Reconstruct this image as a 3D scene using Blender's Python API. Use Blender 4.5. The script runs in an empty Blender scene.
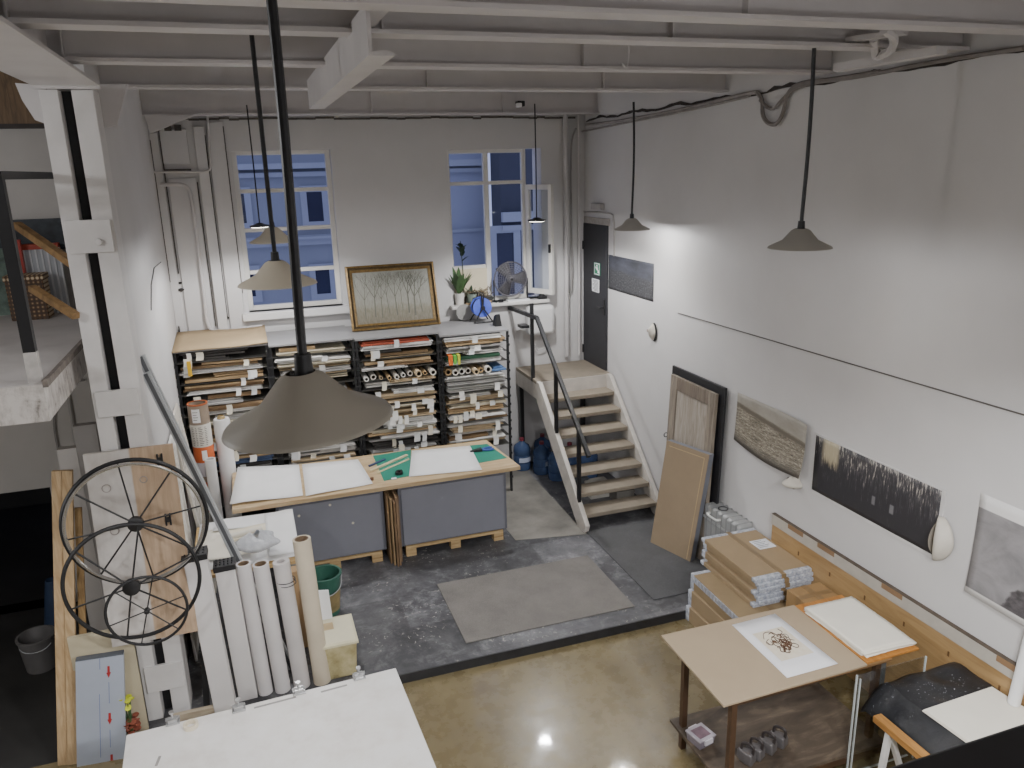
import bpy, bmesh, math, random
from mathutils import Vector, Matrix
random.seed(7)
S = bpy.context.scene
COL = S.collection
PI = math.pi
# ---------------------------------------------------------------- camera (solved from the room's vanishing points)
R = Matrix(((0.9456410, -0.3242462, -0.0250503), (0.1090650, 0.2436264, 0.9637173), (-0.3063787, -0.9140627, 0.2657470)))
CAM = Vector((0, 0, 4.46))
F = 780.0
cd = bpy.data.cameras.new('camera'); cam = bpy.data.objects.new('camera', cd); COL.objects.link(cam)
cam.matrix_world = Matrix.Translation(CAM) @ R.transposed().to_4x4()
cd.sensor_width = 36; cd.lens = F / 1024 * 36; cd.clip_start = .02; cd.clip_end = 200
S.camera = cam
def at(px, py, x=None, y=None, z=None):
    """survey point: where the sight line through a photo point meets a known wall, floor or table plane"""
    d = R.transposed() @ Vector((px - 512, 384 - py, -F))
    if x is not None: t = (x - CAM.x) / d.x
    elif y is not None: t = (y - CAM.y) / d.y
    else: t = (z - CAM.z) / d.z
    return CAM + d * t
# ---------------------------------------------------------------- materials
def lin(c):
    if isinstance(c, str): c = [int(c[i:i+2], 16) / 255 for i in (0, 2, 4)]
    return tuple((v / 12.92 if v <= .04045 else ((v + .055) / 1.055) ** 2.4) for v in c[:3])
class NT:
    def __init__(s, name):
        s.m = bpy.data.materials.new(name); s.m.use_nodes = True
        s.t = s.m.node_tree; s.b = s.t.nodes['Principled BSDF']
    def n(s, typ, **kw):
        nd = s.t.nodes.new(typ)
        for k, v in kw.items():
            if k.startswith('i_'): s.set(nd, k[2:], v)
            else: setattr(nd, k, v)
        return nd
    def set(s, nd, key, v):
        key = int(key) if key.isdigit() else key.replace('_', ' ')
        if isinstance(v, bpy.types.NodeSocket): s.t.links.new(v, nd.inputs[key])
        else: nd.inputs[key].default_value = v
    def coord(s, kind='Object', scale=(1, 1, 1), loc=(0, 0, 0)):
        tc = s.n('ShaderNodeTexCoord'); mp = s.n('ShaderNodeMapping')
        s.t.links.new(tc.outputs[kind], mp.inputs[0]); mp.inputs[3].default_value = scale; mp.inputs[1].default_value = loc
        return mp.outputs[0]
    def noise(s, vec, scale=5, detail=4, rough=.55, dist=0):
        nd = s.n('ShaderNodeTexNoise'); s.t.links.new(vec, nd.inputs['Vector'])
        nd.inputs['Scale'].default_value = scale; nd.inputs['Detail'].default_value = detail
        nd.inputs['Roughness'].default_value = rough; nd.inputs['Distortion'].default_value = dist
        return nd.outputs[0]
    def ramp(s, fac, stops, interp='LINEAR'):
        nd = s.n('ShaderNodeValToRGB'); s.t.links.new(fac, nd.inputs[0]); e = nd.color_ramp.elements
        nd.color_ramp.interpolation = interp
        while len(e) < len(stops): e.new(.5)
        for el, (p, c) in zip(e, stops):
            el.position = p; el.color = (*(lin(c) if isinstance(c, str) else ((c,) * 3 if isinstance(c, (int, float)) else c)), 1)
        return nd.outputs[0]
    def mix(s, fac, a, b, mode='MIX'):
        nd = s.n('ShaderNodeMix', data_type='RGBA', blend_type=mode)
        for k, v in ((0, fac), (6, a), (7, b)):
            if isinstance(v, bpy.types.NodeSocket): s.t.links.new(v, nd.inputs[k])
            else: nd.inputs[k].default_value = v if k == 0 else ((*lin(v), 1) if isinstance(v, str) else (*v, 1))
        return nd.outputs[2]
    def math(s, op, a, b=0.0):
        nd = s.n('ShaderNodeMath', operation=op)
        for k, v in ((0, a), (1, b)):
            if isinstance(v, bpy.types.NodeSocket): s.t.links.new(v, nd.inputs[k])
            else: nd.inputs[k].default_value = v
        return nd.outputs[0]
    def sep(s, vec):
        nd = s.n('ShaderNodeSeparateXYZ'); s.t.links.new(vec, nd.inputs[0]); return nd.outputs
    def out(s, color=None, rough=None, bump=None, bstr=.2, **kw):
        b = s.b
        if color is not None:
            if isinstance(color, bpy.types.NodeSocket): s.t.links.new(color, b.inputs['Base Color'])
            else: b.inputs['Base Color'].default_value = (*lin(color), 1)
        if rough is not None:
            if isinstance(rough, bpy.types.NodeSocket): s.t.links.new(rough, b.inputs['Roughness'])
            else: b.inputs['Roughness'].default_value = rough
        for k, v in kw.items(): b.inputs[k.replace('_', ' ')].default_value = v
        if bump is not None:
            bn = s.n('ShaderNodeBump'); bn.inputs['Strength'].default_value = bstr; bn.inputs['Distance'].default_value = .02
            s.t.links.new(bump, bn.inputs['Height']); s.t.links.new(bn.outputs[0], b.inputs['Normal'])
        return s.m
_mc = {}
def pm(col, rough=.6, var=.12, scale=6, metal=0, bump=0, stretch=(1, 1, 1), spec=.4):
    """painted / plain material with a mottled procedural tint"""
    key = (col, rough, var, scale, metal, bump, stretch, spec)
    if key in _mc: return _mc[key]
    t = NT('finish_' + col); v = t.coord('Object', stretch); n = t.noise(v, scale, 5)
    c = lin(col)
    lo = tuple(x * (1 - var) for x in c); hi = tuple(min(1, x * (1 + var)) for x in c)
    m = t.out(t.ramp(n, [(.3, lo), (.7, hi)]), rough, n if bump else None, bump, Metallic=metal, Specular_IOR_Level=spec)
    _mc[key] = m
    return m
def wood(col, dark, rough=.55, sx=(1, 12, 12), scale=2.2):
    key = ('w', col, dark, sx, scale, rough)
    if key in _mc: return _mc[key]
    t = NT('wood_' + col); v = t.coord('Object', sx); n = t.noise(v, scale, 6, .6, 1.2)
    _mc[key] = t.out(t.ramp(n, [(.3, dark), (.62, col)]), rough, n, .08)
    return _mc[key]
def emis(col, strength):
    t = NT('glow'); t.out(col, .5); t.b.inputs['Emission Color'].default_value = (*lin(col), 1); t.b.inputs['Emission Strength'].default_value = strength
    return t.m
def clearm(name, tint, gloss=.08, rough=.03):
    t = NT(name); nt = t.t
    tr = nt.nodes.new('ShaderNodeBsdfTransparent'); tr.inputs[0].default_value = (*tint, 1)
    gl = nt.nodes.new('ShaderNodeBsdfGlossy'); gl.inputs['Roughness'].default_value = rough
    fr = nt.nodes.new('ShaderNodeLayerWeight'); fr.inputs[0].default_value = .25
    mu = t.math('MULTIPLY_ADD', fr.outputs[1], .35 if gloss > .02 else .01); mu.node.inputs[2].default_value = gloss
    mx = nt.nodes.new('ShaderNodeMixShader'); nt.links.new(mu, mx.inputs[0]); nt.links.new(tr.outputs[0], mx.inputs[1]); nt.links.new(gl.outputs[0], mx.inputs[2])
    nt.links.new(mx.outputs[0], nt.nodes['Material Output'].inputs[0])
    return t.m
# ---------------------------------------------------------------- mesh building
class MB:
    def __init__(s): s.v = []; s.f = []; s.mi = []; s.uv = {}; s.sm = []
    def add(s, vs, fs, mi=0, smooth=False, M=None):
        o = len(s.v)
        s.v += [tuple(M @ Vector(p)) if M else tuple(p) for p in vs]
        for f in fs: s.f.append(tuple(i + o for i in f)); s.mi.append(mi); s.sm.append(smooth)
        return s
    def box(s, a, b, mi=0, M=None):
        x0, x1 = sorted((a[0], b[0])); y0, y1 = sorted((a[1], b[1])); z0, z1 = sorted((a[2], b[2]))
        v = [(x0,y0,z0),(x1,y0,z0),(x1,y1,z0),(x0,y1,z0),(x0,y0,z1),(x1,y0,z1),(x1,y1,z1),(x0,y1,z1)]
        return s.add(v, [(0,3,2,1),(4,5,6,7),(0,1,5,4),(1,2,6,5),(2,3,7,6),(3,0,4,7)], mi, False, M)
    def hexa(s, bot, top, mi=0):
        return s.add(list(bot) + list(top), [(0,3,2,1),(4,5,6,7),(0,1,5,4),(1,2,6,5),(2,3,7,6),(3,0,4,7)], mi)
    def prism(s, poly, d, mi=0):
        """closed polygon (3-D points) pushed along vector d"""
        n = len(poly); d = Vector(d); v = [Vector(p) for p in poly] + [Vector(p) + d for p in poly]
        return s.add(v, [tuple(range(n))[::-1], tuple(range(n, 2*n))] + [(i, (i+1) % n, n + (i+1) % n, n + i) for i in range(n)], mi)
    def bar(s, a, b, w, h, up=(0, 0, 1), mi=0):
        a = Vector(a); b = Vector(b); d = (b - a).normalized(); u = Vector(up)
        x = d.cross(u)
        if x.length < 1e-4: x = d.cross(Vector((0, 1, 0)))
        x.normalize(); y = x.cross(d).normalized()
        q = [(-1,-1),(1,-1),(1,1),(-1,1)]
        return s.hexa([a + x*w/2*i + y*h/2*j for i, j in q], [b + x*w/2*i + y*h/2*j for i, j in q], mi)
    def tube(s, pts, r, n=8, mi=0, cap=True, closed=False):
        pts = [Vector(p) for p in pts]; k = len(pts); rs = r if isinstance(r, (list, tuple)) else [r]*k
        v = []; px = None
        for i, p in enumerate(pts):
            if closed: d = pts[(i+1) % k] - pts[i-1]
            else: d = pts[min(i+1, k-1)] - pts[max(i-1, 0)]
            d.normalize()
            if px is None: px = d.orthogonal().normalized()
            else:
                px = px - d * px.dot(d); px = px.normalized() if px.length > 1e-6 else d.orthogonal().normalized()
            py = d.cross(px)
            v += [p + (px*math.cos(2*PI*j/n) + py*math.sin(2*PI*j/n))*rs[i] for j in range(n)]
        f = []
        for i in range(k if closed else k-1):
            for j in range(n):
                a = i*n + j; b = i*n + (j+1) % n; c = ((i+1) % k)*n
                f.append((a, b, c + (j+1) % n, c + j))
        s.add(v, f, mi, True)
        if cap and not closed: s.add(v[:n], [tuple(range(n))[::-1]], mi); s.add(v[-n:], [tuple(range(n))], mi)
        return s
    def lathe(s, prof, n=24, mi=0, M=None, smooth=True):
        v = []; f = []
        for r, z in prof: v += [(r*math.cos(2*PI*j/n), r*math.sin(2*PI*j/n), z) for j in range(n)]
        for i in range(len(prof)-1):
            for j in range(n): f.append((i*n+j, i*n+(j+1) % n, (i+1)*n+(j+1) % n, (i+1)*n+j))
        return s.add(v, f, mi, smooth, M)
    def torus(s, c, R_, r, ax='y', n=48, k=8, mi=0):
        c = Vector(c); pts = []
        for i in range(n):
            a = 2*PI*i/n; u, w = R_*math.cos(a), R_*math.sin(a)
            pts.append(c + (Vector((u, 0, w)) if ax == 'y' else Vector((u, w, 0)) if ax == 'z' else Vector((0, u, w))))
        return s.tube(pts, r, k, mi, closed=True)
    def grid(s, fn, nx, ny, mi=0, smooth=True):
        o = len(s.f); v = []; f = []
        for j in range(ny+1):
            for i in range(nx+1): v.append(fn(i/nx, j/ny))
        for j in range(ny):
            for i in range(nx):
                a = j*(nx+1)+i; f.append((a, a+1, a+nx+2, a+nx+1)); s.uv[o+len(f)-1] = [(i/nx, j/ny), ((i+1)/nx, j/ny), ((i+1)/nx, (j+1)/ny), (i/nx, (j+1)/ny)]
        return s.add(v, f, mi, smooth)
    def build(s, name, mats, parent=None, bevel=0, solid=0, sub=0):
        me = bpy.data.meshes.new(name); me.from_pydata(s.v, [], s.f)
        for m in (mats if isinstance(mats, (list, tuple)) else [mats]): me.materials.append(m)
        me.polygons.foreach_set('material_index', s.mi); me.polygons.foreach_set('use_smooth', s.sm)
        if s.uv:
            ul = me.uv_layers.new(name='UVMap')
            for fi, uvs in s.uv.items():
                for li, uv in zip(me.polygons[fi].loop_indices, uvs): ul.data[li].uv = uv
        me.validate(); me.update(); me.set_sharp_from_angle(angle=.7)
        if not s.uv:
            bm = bmesh.new(); bm.from_mesh(me); bmesh.ops.recalc_face_normals(bm, faces=bm.faces); bm.to_mesh(me); bm.free()
        o = bpy.data.objects.new(name, me); COL.objects.link(o)
        if parent: o.parent = parent
        if solid:
            md = o.modifiers.new('solid', 'SOLIDIFY'); md.thickness = solid; md.offset = 0
        if bevel:
            md = o.modifiers.new('bevel', 'BEVEL'); md.width = bevel; md.segments = 2; md.limit_method = 'ANGLE'; md.angle_limit = .6
        if sub:
            md = o.modifiers.new('sub', 'SUBSURF'); md.levels = sub; md.render_levels = sub
        return o
def rigid(loc, rz=0, rx=0, ry=0):
    from mathutils import Euler
    return Matrix.Translation(loc) @ Euler((rx, ry, rz)).to_matrix().to_4x4()
def tag(o, label, cat, group=None, kind=None):
    o['label'] = label; o['category'] = cat
    if group: o['group'] = group
    if kind: o['kind'] = kind
    return o
def thing(name, label, cat, loc=(0, 0, 0), rz=0, group=None):
    o = bpy.data.objects.new(name, None); COL.objects.link(o); o.location = loc; o.rotation_euler = (0, 0, rz); o.empty_display_size = .1
    return tag(o, label, cat, group)
def base_at(o, p=None):
    """move a one-mesh thing's origin to its foot"""
    me = o.data
    if p is None:
        xs = [v.co for v in me.vertices]
        p = Vector((sum(c.x for c in xs)/len(xs), sum(c.y for c in xs)/len(xs), min(c.z for c in xs)))
    p = Vector(p); me.transform(Matrix.Translation(-p)); o.location = p
    return o
def solo(mb, name, mats, label, cat, group=None, kind=None, **kw):
    return tag(base_at(mb.build(name, mats, **kw)), label, cat, group, kind)
def struct(mb, name, mats, parent=None, **kw):
    o = mb.build(name, mats, parent, **kw)
    if not parent: o['kind'] = 'structure'
    return o
def copy_tree(o, parent=None):
    c = o.copy(); COL.objects.link(c)
    if parent: c.parent = parent
    for ch in list(o.children): copy_tree(ch, c)
    return c
def sag(a, b, drop, n=10):
    a = Vector(a); b = Vector(b)
    return [a.lerp(b, i/n) - Vector((0, 0, drop*4*(i/n)*(1-i/n))) for i in range(n+1)]
def arc(pts, it=2):
    pts = [Vector(p) for p in pts]
    for _ in range(it):
        q = [pts[0]]
        for a, b in zip(pts, pts[1:]): q += [a.lerp(b, .25), a.lerp(b, .75)]
        pts = q + [pts[-1]]
    return pts
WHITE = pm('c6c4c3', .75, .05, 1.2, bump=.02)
CEILW = pm('aeaaa9', .7, .05, 2)  # white ceiling paint, darkened in colour to look dimly lit
STEELW = pm('c0bcbb', .5, .05, 4)
BLACK = pm('141416', .45, .2, 8)
BLACKM = pm('1b1b1d', .7, .2, 8)
PAPER = pm('eeeeee', .8, .03, 3)
CREAM = pm('e9e4d6', .85, .04, 4)
KRAFT = pm('b0916a', .8, .08, 5)
ALU = pm('a9acae', .4, .08, 5)
DKMETAL = pm('2a2a2c', .4, .15, 8, metal=.4)
GLASS = clearm('window_glass', (.93, .95, .98), .0)
# ================================================================ THE SETTING
XR, YB, XL = 4.75, 10.64, -0.92
DZ = 0.09            # the dark raised floor
# floors
t = NT('polished_concrete'); v = t.coord('Object')
n1 = t.noise(v, .9, 5, .6, .6); n2 = t.noise(v, 6, 6, .65); n3 = t.noise(v, 40, 3)
c = t.ramp(n1, [(.32, '635840'), (.5, '706446'), (.68, '807355')]); c = t.mix(.25, c, t.ramp(n2, [(.35, '63553a'), (.7, '948660')]))
FLOOR = t.out(c, t.ramp(n2, [(.3, .22), (.7, .34)]), n3, .02, Specular_IOR_Level=.4, Coat_Weight=.5, Coat_Roughness=.045)
struct(MB().box((-6, -4, -.1), (XR + .1, 6.12, 0)), 'floor', FLOOR)
t = NT('paint_spattered_floor'); v = t.coord('Object')
n1 = t.noise(v, .8, 7, .72, .5); n2 = t.noise(v, 5, 8, .75, .3); n3 = t.noise(v, 22, 3, .6, .8); n4 = t.noise(v, 1.7, 4, .6)
br = t.n('ShaderNodeTexBrick'); t.t.links.new(v, br.inputs['Vector']); br.inputs['Scale'].default_value = 1.0; br.inputs['Brick Width'].default_value = 1.15; br.inputs['Row Height'].default_value = .62; br.inputs['Mortar Size'].default_value = .006
br.inputs['Color1'].default_value = (.62, .62, .62, 1); br.inputs['Color2'].default_value = (1.25, 1.25, 1.25, 1); br.inputs['Mortar'].default_value = (.8, .8, .8, 1)
c = t.ramp(n1, [(.36, '28282a'), (.47, '3f3f42'), (.56, '646467'), (.68, '828284')]); c = t.mix(.42, c, t.ramp(n2, [(.36, '18181a'), (.52, '47474b'), (.72, 'a4a4a6')]))
c = t.mix(1.0, c, br.outputs[0], 'MULTIPLY')
sp = t.math('MULTIPLY', t.ramp(n3, [(.62, 0.), (.66, 1.)]), t.ramp(n4, [(.48, 0.), (.62, 1.)]))
c = t.mix(sp, c, 'a5a29b')
DARKFLOOR = t.out(c, .5, n2, .1)
struct(MB().box((-1.3, 6.12, -.1), (XR + .1, YB + .1, DZ)), 'floor_raised', DARKFLOOR)
struct(MB().box((-6, 6.12, -.1), (-1.3, 12.0, 0)), 'floor_hall', pm('282726', .6, .3, 2))  # dark colour stands in for the shade on the hall floor
t = NT('bare_concrete'); v = t.coord('Object'); n1 = t.noise(v, 2.5, 6, .6)
BARE = t.out(t.ramp(n1, [(.3, '625f59'), (.7, '8b877f')]), .6, n1, .05)
struct(MB().prism([(2.75, 8.22, DZ+.002), (3.62, 8.05, DZ+.002), (3.66, 10.6, DZ+.002), (2.7, 10.6, DZ+.002)], (0, 0, .002)), 'floor_concrete_patch', BARE)
# step nose strip, paint-worn
struct(MB().box((-1.3, 6.105, .0), (XR, 6.121, DZ + .001)), 'trim_1', pm('1d1d1f', .5, .5, 9))
# walls
wr = MB().box((XR, -4, 0), (XR + .2, YB + .2, 5.6))
struct(wr, 'wall_right', WHITE)
# back wall with two window openings
W1 = (-0.02, 1.19, 2.74, 4.76); W2 = (2.73, 4.08, 2.62, 4.73)
def wall_y(mb, y0, y1, x0, x1, z0, z1, holes):
    xs = sorted({x0, x1, *[h[0] for h in holes], *[h[1] for h in holes]})
    for a, b in zip(xs, xs[1:]):
        hs = [h for h in holes if h[0] <= a and h[1] >= b]
        z = z0
        for h in sorted(hs, key=lambda q: q[2]):
            mb.box((a, y0, z), (b, y1, h[2])); z = h[3]
        mb.box((a, y0, z), (b, y1, z1))
    return mb
struct(wall_y(MB(), YB, YB + .35, XL - .3, XR + .2, 0, 5.6, [W1, W2]), 'wall_back', WHITE)
struct(MB().box((XL - .25, 6.5, 0), (XL, YB, 5.6)), 'wall_left', WHITE)
struct(wall_y(MB(), 8.8, 9.0, -6, XL - .25, 0, 5.6, [(-6, -2.2, 0, 1.36)]), 'wall_hall', pm('bdb9b4', .8, .05, 2))
struct(MB().box((-6.2, -4, 0), (-6, 12, 5.6)), 'wall_far_left', pm('a9a6a2', .8, .05, 2))
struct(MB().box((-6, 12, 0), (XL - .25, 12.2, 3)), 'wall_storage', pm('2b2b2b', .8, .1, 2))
struct(MB().box((-6.2, -4.2, 0), (XR + .2, -4, 5.6)), 'wall_front', WHITE)
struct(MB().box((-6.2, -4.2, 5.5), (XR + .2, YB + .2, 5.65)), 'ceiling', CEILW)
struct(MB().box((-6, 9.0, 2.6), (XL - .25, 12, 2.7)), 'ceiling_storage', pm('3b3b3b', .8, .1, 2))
# pilaster and chase strips on the back wall, left of the window
mb = MB()
for x0, x1, z0, z1, d in ((-.92, -.82, 2.45, 4.98, .03), (-.78, -.46, 2.45, 4.45, .025), (-.42, -.3, 2.45, 5.05, .06), (-.27, -.08, 2.5, 5.1, .035), (-.80, -.5, 4.62, 5.02, .05)):
    mb.box((x0, YB - d, z0), (x1, YB, z1))
struct(mb, 'trim_2', WHITE, bevel=.006)
mb = MB()
for x, z0, z1 in ((-.805, 3.3, 5.0), (-.45, 2.6, 4.4), (-.295, 2.7, 4.95), (-.075, 3.0, 5.05), (-.915, 3.2, 4.9)):
    mb.box((x - .006, YB - .032, z0), (x + .006, YB - .002, z1))
mb.box((-.8, YB - .055, 4.52), (-.5, YB - .02, 4.56)); mb.box((-.74, YB - .06, 5.0), (-.66, YB - .03, 5.07)); mb.box((-.63, YB - .06, 5.0), (-.55, YB - .03, 5.07))
struct(mb, 'trim_3', pm('4a4642', .8, .3, 20))
# patch of chipped plaster, wall cracks
mb = MB()
for px, py, w, h in ((181, 290, .10, .045), (180, 283, .05, .03), (219, 281, .045, .045), (228, 318, .03, .03), (179, 330, .03, .1)):
    p = at(px, py, y=YB - .04)
    mb.prism([(p.x + w*(.35 + .2*random.random())*math.cos(a), p.y, p.z + h*(.35 + .3*random.random())*math.sin(a)) for a in [k*PI/4 for k in range(8)]], (0, .03, 0))
struct(mb, 'trim_4', pm('2b2826', .9, .3, 30))
mb = MB()
mb.tube([at(154, 268, x=XL + .003), at(151, 285, x=XL + .003), at(151, 310, x=XL + .003)], .008, 5)
mb.tube([at(154, 268, x=XL + .003), at(161, 262, x=XL + .003)], .005, 5)
struct(mb, 'trim_5', pm('3b3835', .9, .3, 30))
# conduits on the back wall
mb = MB()
pz = lambda px, py: at(px, py, y=YB - .07)
mb.tube(arc([pz(207, 112), pz(211, 165), pz(209, 171), pz(200, 172), pz(152, 172)]), .014, 8)
mb.tube(arc([pz(160, 185), pz(182, 184), pz(189, 188), pz(192, 200), pz(205, 300), pz(207, 326), pz(213, 331), pz(224, 331), pz(262, 326)]), .022, 8)
struct(mb, 'trim_6', STEELW)
# riser pipes in the right rear corner
mb = MB()
for px, r in ((566, .035), (579, .018)):
    p = at(px, 200, y=YB - .06); mb.tube([(p.x, p.y, 1.72), (p.x, p.y, 5.3)], r, 10)
struct(mb, 'trim_7', STEELW)
mb = MB(); p = at(571, 200, y=YB - .05)
mb.tube(arc([at(576, 128, y=YB-.05), at(571, 140, y=YB-.05), at(571, 180, y=YB-.04), at(572, 240, y=YB-.05), at(572, 290, y=YB-.05), at(569, 295, y=YB-.05), at(568, 290, y=YB - .05)]), .013, 6)
struct(mb, 'trim_8', pm('8c8986', .5, .1, 9))
# ---- ceiling steel
def ibeam_x(y, x0, x1, zb=5.15, h=.35, w=.16, tf=.022):
    m = MB(); m.box((x0, y, zb), (x1, y + w, zb + tf)); m.box((x0, y + w/2 - .012, zb + tf), (x1, y + w/2 + .012, zb + h - tf)); m.box((x0, y, zb + h - tf), (x1, y + w, zb + h))
    for x in [x0 + .9 + 1.7*k for k in range(int((x1 - x0)/1.7))]: m.box((x, y + .015, zb + tf), (x + .01, y + w/2, zb + h - tf))
    return m
for y, x0 in ((10.15, XL), (7.12, XL), (5.6, -3.5), (4.33, -3.5), (3.6, -3.5), (2.1, -3.5), (.6, -3.5), (-.9, -3.5), (-2.4, -3.5)):
    struct(ibeam_x(y, x0, XR), 'ceiling_beam', STEELW)
m = MB(); x0, x1, zb, zt, y0, y1 = .64, .84, 4.98, 5.2, 3.86, 7.0
m.box((x0, y0, zb), (x1 - .08, y1, zb + .018)); m.box((x0, y0, zt - .018), (x1 - .08, y1, zt)); m.box((x0 + .001, y0 + .001, zb + .018), (x0 + .02, y1, zt - .018))
struct(m, 'ceiling_crossbeam', STEELW)
m = MB(); m.box((-1.2, -1, 5.07), (-.8, 6.2, 5.09)); m.box((-1.02, -1, 5.09), (-.98, 6.2, 5.5)); m.box((-1.2, 6.2, 5.05), (-.8, 6.22, 5.09))
struct(m, 'ceiling_girder', STEELW)
# haunch plates over the column and by the left wall
m = MB(); m.prism([at(*p, y=6.52) for p in ((97, 84), (127, 84), (117, 125), (101, 128))], (0, .1, 0)); m.prism([(-.9, 10.1, 5.15), (-.35, 10.1, 5.15), (-.85, 10.1, 4.95)], (0, .05, 0))
struct(m, 'trim_9', STEELW)
# column: two channels, dark slot, batten plates
m = MB(); yf = 6.25
m.box((-1.18, yf, DZ), (-1.065, yf + .26, 5.05)); m.box((-.985, yf, DZ), (-.85, yf + .26, 5.05))
m.box((-1.065, yf + .12, DZ), (-.985, yf + .14, 5.05), 1)
for za, zb, xa, xb in ((3.96, 4.19, -1.16, -.87), (2.75, 2.95, -1.16, -.87), (.36, .60, -1.15, -.86)): m.box((xa, yf - .018, za), (xb, yf + .01, zb))
p = at(99, 242, y=yf - .02); m.lathe([(0, .02), (.022, .02), (.026, 0)], 12, 0, rigid((p.x, yf - .018, p.z), rx=PI/2))
struct(m, 'column', [pm('cfccca', .6, .06, 5, bump=.03), BLACKM], bevel=.004)
m = MB(); m.prism([at(*p, y=6.3) for p in ((15, 83), (42, 85), (49, 125), (35, 120), (22, 100))], (0, .1, 0)); struct(m, 'trim_10', STEELW)
# ragged joint between ceiling and right wall
m = MB(); rj = random.Random(31); js = [(1.0 + .11*k, 5.085 + .012*math.sin(k*.7) + rj.uniform(-.008, .008), rj.uniform(.012, .04)) for k in range(88)]
v = []
for y, z, h in js: v += [(XR - .012, y, z), (XR - .012, y, z + h), (XR + .01, y, z + h), (XR + .01, y, z)]
m.add(v, [(i*4 + a_, i*4 + 4 + a_, i*4 + 4 + (a_ + 1) % 4, i*4 + (a_ + 1) % 4) for i in range(87) for a_ in range(4)])
struct(m, 'trim_11', pm('37322f', .9, .3, 20))
m = MB(); y = XL
while y < 4.6: z = 5.125 + random.uniform(-.01, .01); m.box((y, YB - .01, z), (y + .12, YB + .01, z + .025)); y += .115
struct(m, 'trim_12', pm('5a5550', .9, .3, 20))
# fine wire line along the right wall
m = MB(); m.tube([at(678, 313, x=XR - .006), at(1024, 415, x=XR - .006), (XR - .006, 2.0, at(1024, 415, x=XR).z)], .006, 5); struct(m, 'trim_13', pm('55504c', .6))
# conduit beside the door
m = MB(); q = lambda px, py: at(px, py, x=XR - .012)
m.tube(arc([q(582, 120), q(582, 205), q(583, 212), q(590, 212), q(610, 213), q(614, 216), q(614, 256)], 1), .012, 6); m.box(q(594, 203), q(604, 210) + Vector((-.05, 0, 0)))
struct(m, 'trim_14', pm('a5a19e', .6, .1, 9))
# ---- windows
FR = pm('d9d6cf', .45, .04, 4)
def window(name, w, bars_v, bars_h, extra=None):
    x0, x1, z0, z1 = w; y = YB + .14; r = MB()
    for a, b in (((x0, z0), (x0 + .06, z1)), ((x1 - .06, z0), (x1, z1)), ((x0 + .06, z0), (x1 - .06, z0 + .06)), ((x0 + .06, z1 - .05), (x1 - .06, z1))): r.box((a[0], y, a[1]), (b[0], y + .07, b[1]))
    for x, za, zb in bars_v: r.box((x - .035, y, za), (x + .035, y + .07, zb))
    for z, xa, xb in bars_h: r.box((xa, y + .002, z - .025), (xb, y + .068, z + .025))
    o = struct(r, name, FR, bevel=.004)
    MB().box((x0 + .05, y + .03, z0 + .05), (x1 - .05, y + .036, z1 - .05)).build('window_glass', GLASS, o)
    return o
w1 = window('window_1', W1, [], [(4.27, .04, 1.13), (3.78, .04, 1.13), (3.24, .04, 1.13)])
w2 = window('window_2', (2.73, 3.9, 2.62, 4.73), [(3.31, 2.68, 4.68)], [(4.28, 2.79, 3.85), (3.12, 2.79, 3.27)])
MB().box((2.79, YB + .13, 2.68), (3.275, YB + .2, 3.1)).build('window_panel', pm('cfc4a8', .6, .05, 3), w2)
# open casement leaf swung into the room
m = MB(); M = rigid((3.9, YB + .13, 0), rz=math.radians(-58))
for a, b in (((0, 2.7), (.06, 4.24)), ((.4, 2.7), (.46, 4.24)), ((.06, 2.7), (.4, 2.77)), ((.06, 4.17), (.4, 4.24))): m.box((a[0], -.03, a[1]), (b[0], .03, b[1]), 0, M)
cas = m.build('window_sash', FR, w2, bevel=.004)
m = MB(); m.box((.05, -.004, 2.76), (.41, .004, 4.18), 0, M); m.build('window_glass', GLASS, cas)
m = MB(); m.box((.42, -.06, 3.3), (.445, -.03, 3.42), 0, M); m.build('window_handle', BLACK, cas)
m = MB(); m.box((-.11, YB - .1, 2.64), (1.26, YB + .2, 2.74)); struct(m, 'trim_15', pm('dcdad8', .4, .03, 4), bevel=.01)
m = MB(); m.box((2.67, YB - .12, 2.57), (4.14, YB + .2, 2.62)); struct(m, 'trim_16', pm('d0cdc9', .5, .05, 4), bevel=.008)
# ---- outside: facade across the courtyard at dusk
FAC = pm('96989f', .9, .06, .8)
def facade(name, label, x0, x1, y, zb, zt, wins, corn, mt):
    o = thing(name, label, 'building', ((x0 + x1)/2, y, zb))
    dx, dz = -(x0 + x1)/2, -zb
    T = Matrix.Translation((dx, -y, dz))
    m = MB(); m.box((x0, y, zb), (x1, y + .6, zt), 0, T)
    m.build('facade', mt, o)
    for z, h, d in corn: m = MB(); m.box((x0, y - d, z), (x1, y, z + h), 0, T); m.build('cornice', pm('aaacb4', .9, .05, 2), o)
    for (wx, wz, ww, wh) in wins:
        m = MB()
        m.box((wx - .14, y - .05, wz - .14), (wx + ww + .14, y, wz), 0, T); m.box((wx - .14, y - .05, wz + wh), (wx + ww + .14, y, wz + wh + .14), 0, T); m.box((wx - .14, y - .05, wz), (wx, y, wz + wh), 0, T); m.box((wx + ww, y - .05, wz), (wx + ww + .14, y, wz + wh), 0, T)
        f = m.build('window_surround', pm('a8aab2', .9, .05, 2), o)
        m = MB(); m.box((wx, y - .02, wz), (wx + ww, y - .005, wz + wh), 0, T); m.build('window_pane', pm('2a2c40', .2, .2, 1), f)
    return o
YF = 19.0
fp = lambda px, py: at(px, py, y=YF)
wn = []
for a, b in (((306, 192), (324, 221)), ((237, 194), (247, 223)), ((315, 270), (331, 293)), ((248, 272), (256, 296))):
    p, q = fp(*a), fp(*b); wn.append((p.x, q.z, q.x - p.x, p.z - q.z))
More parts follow.
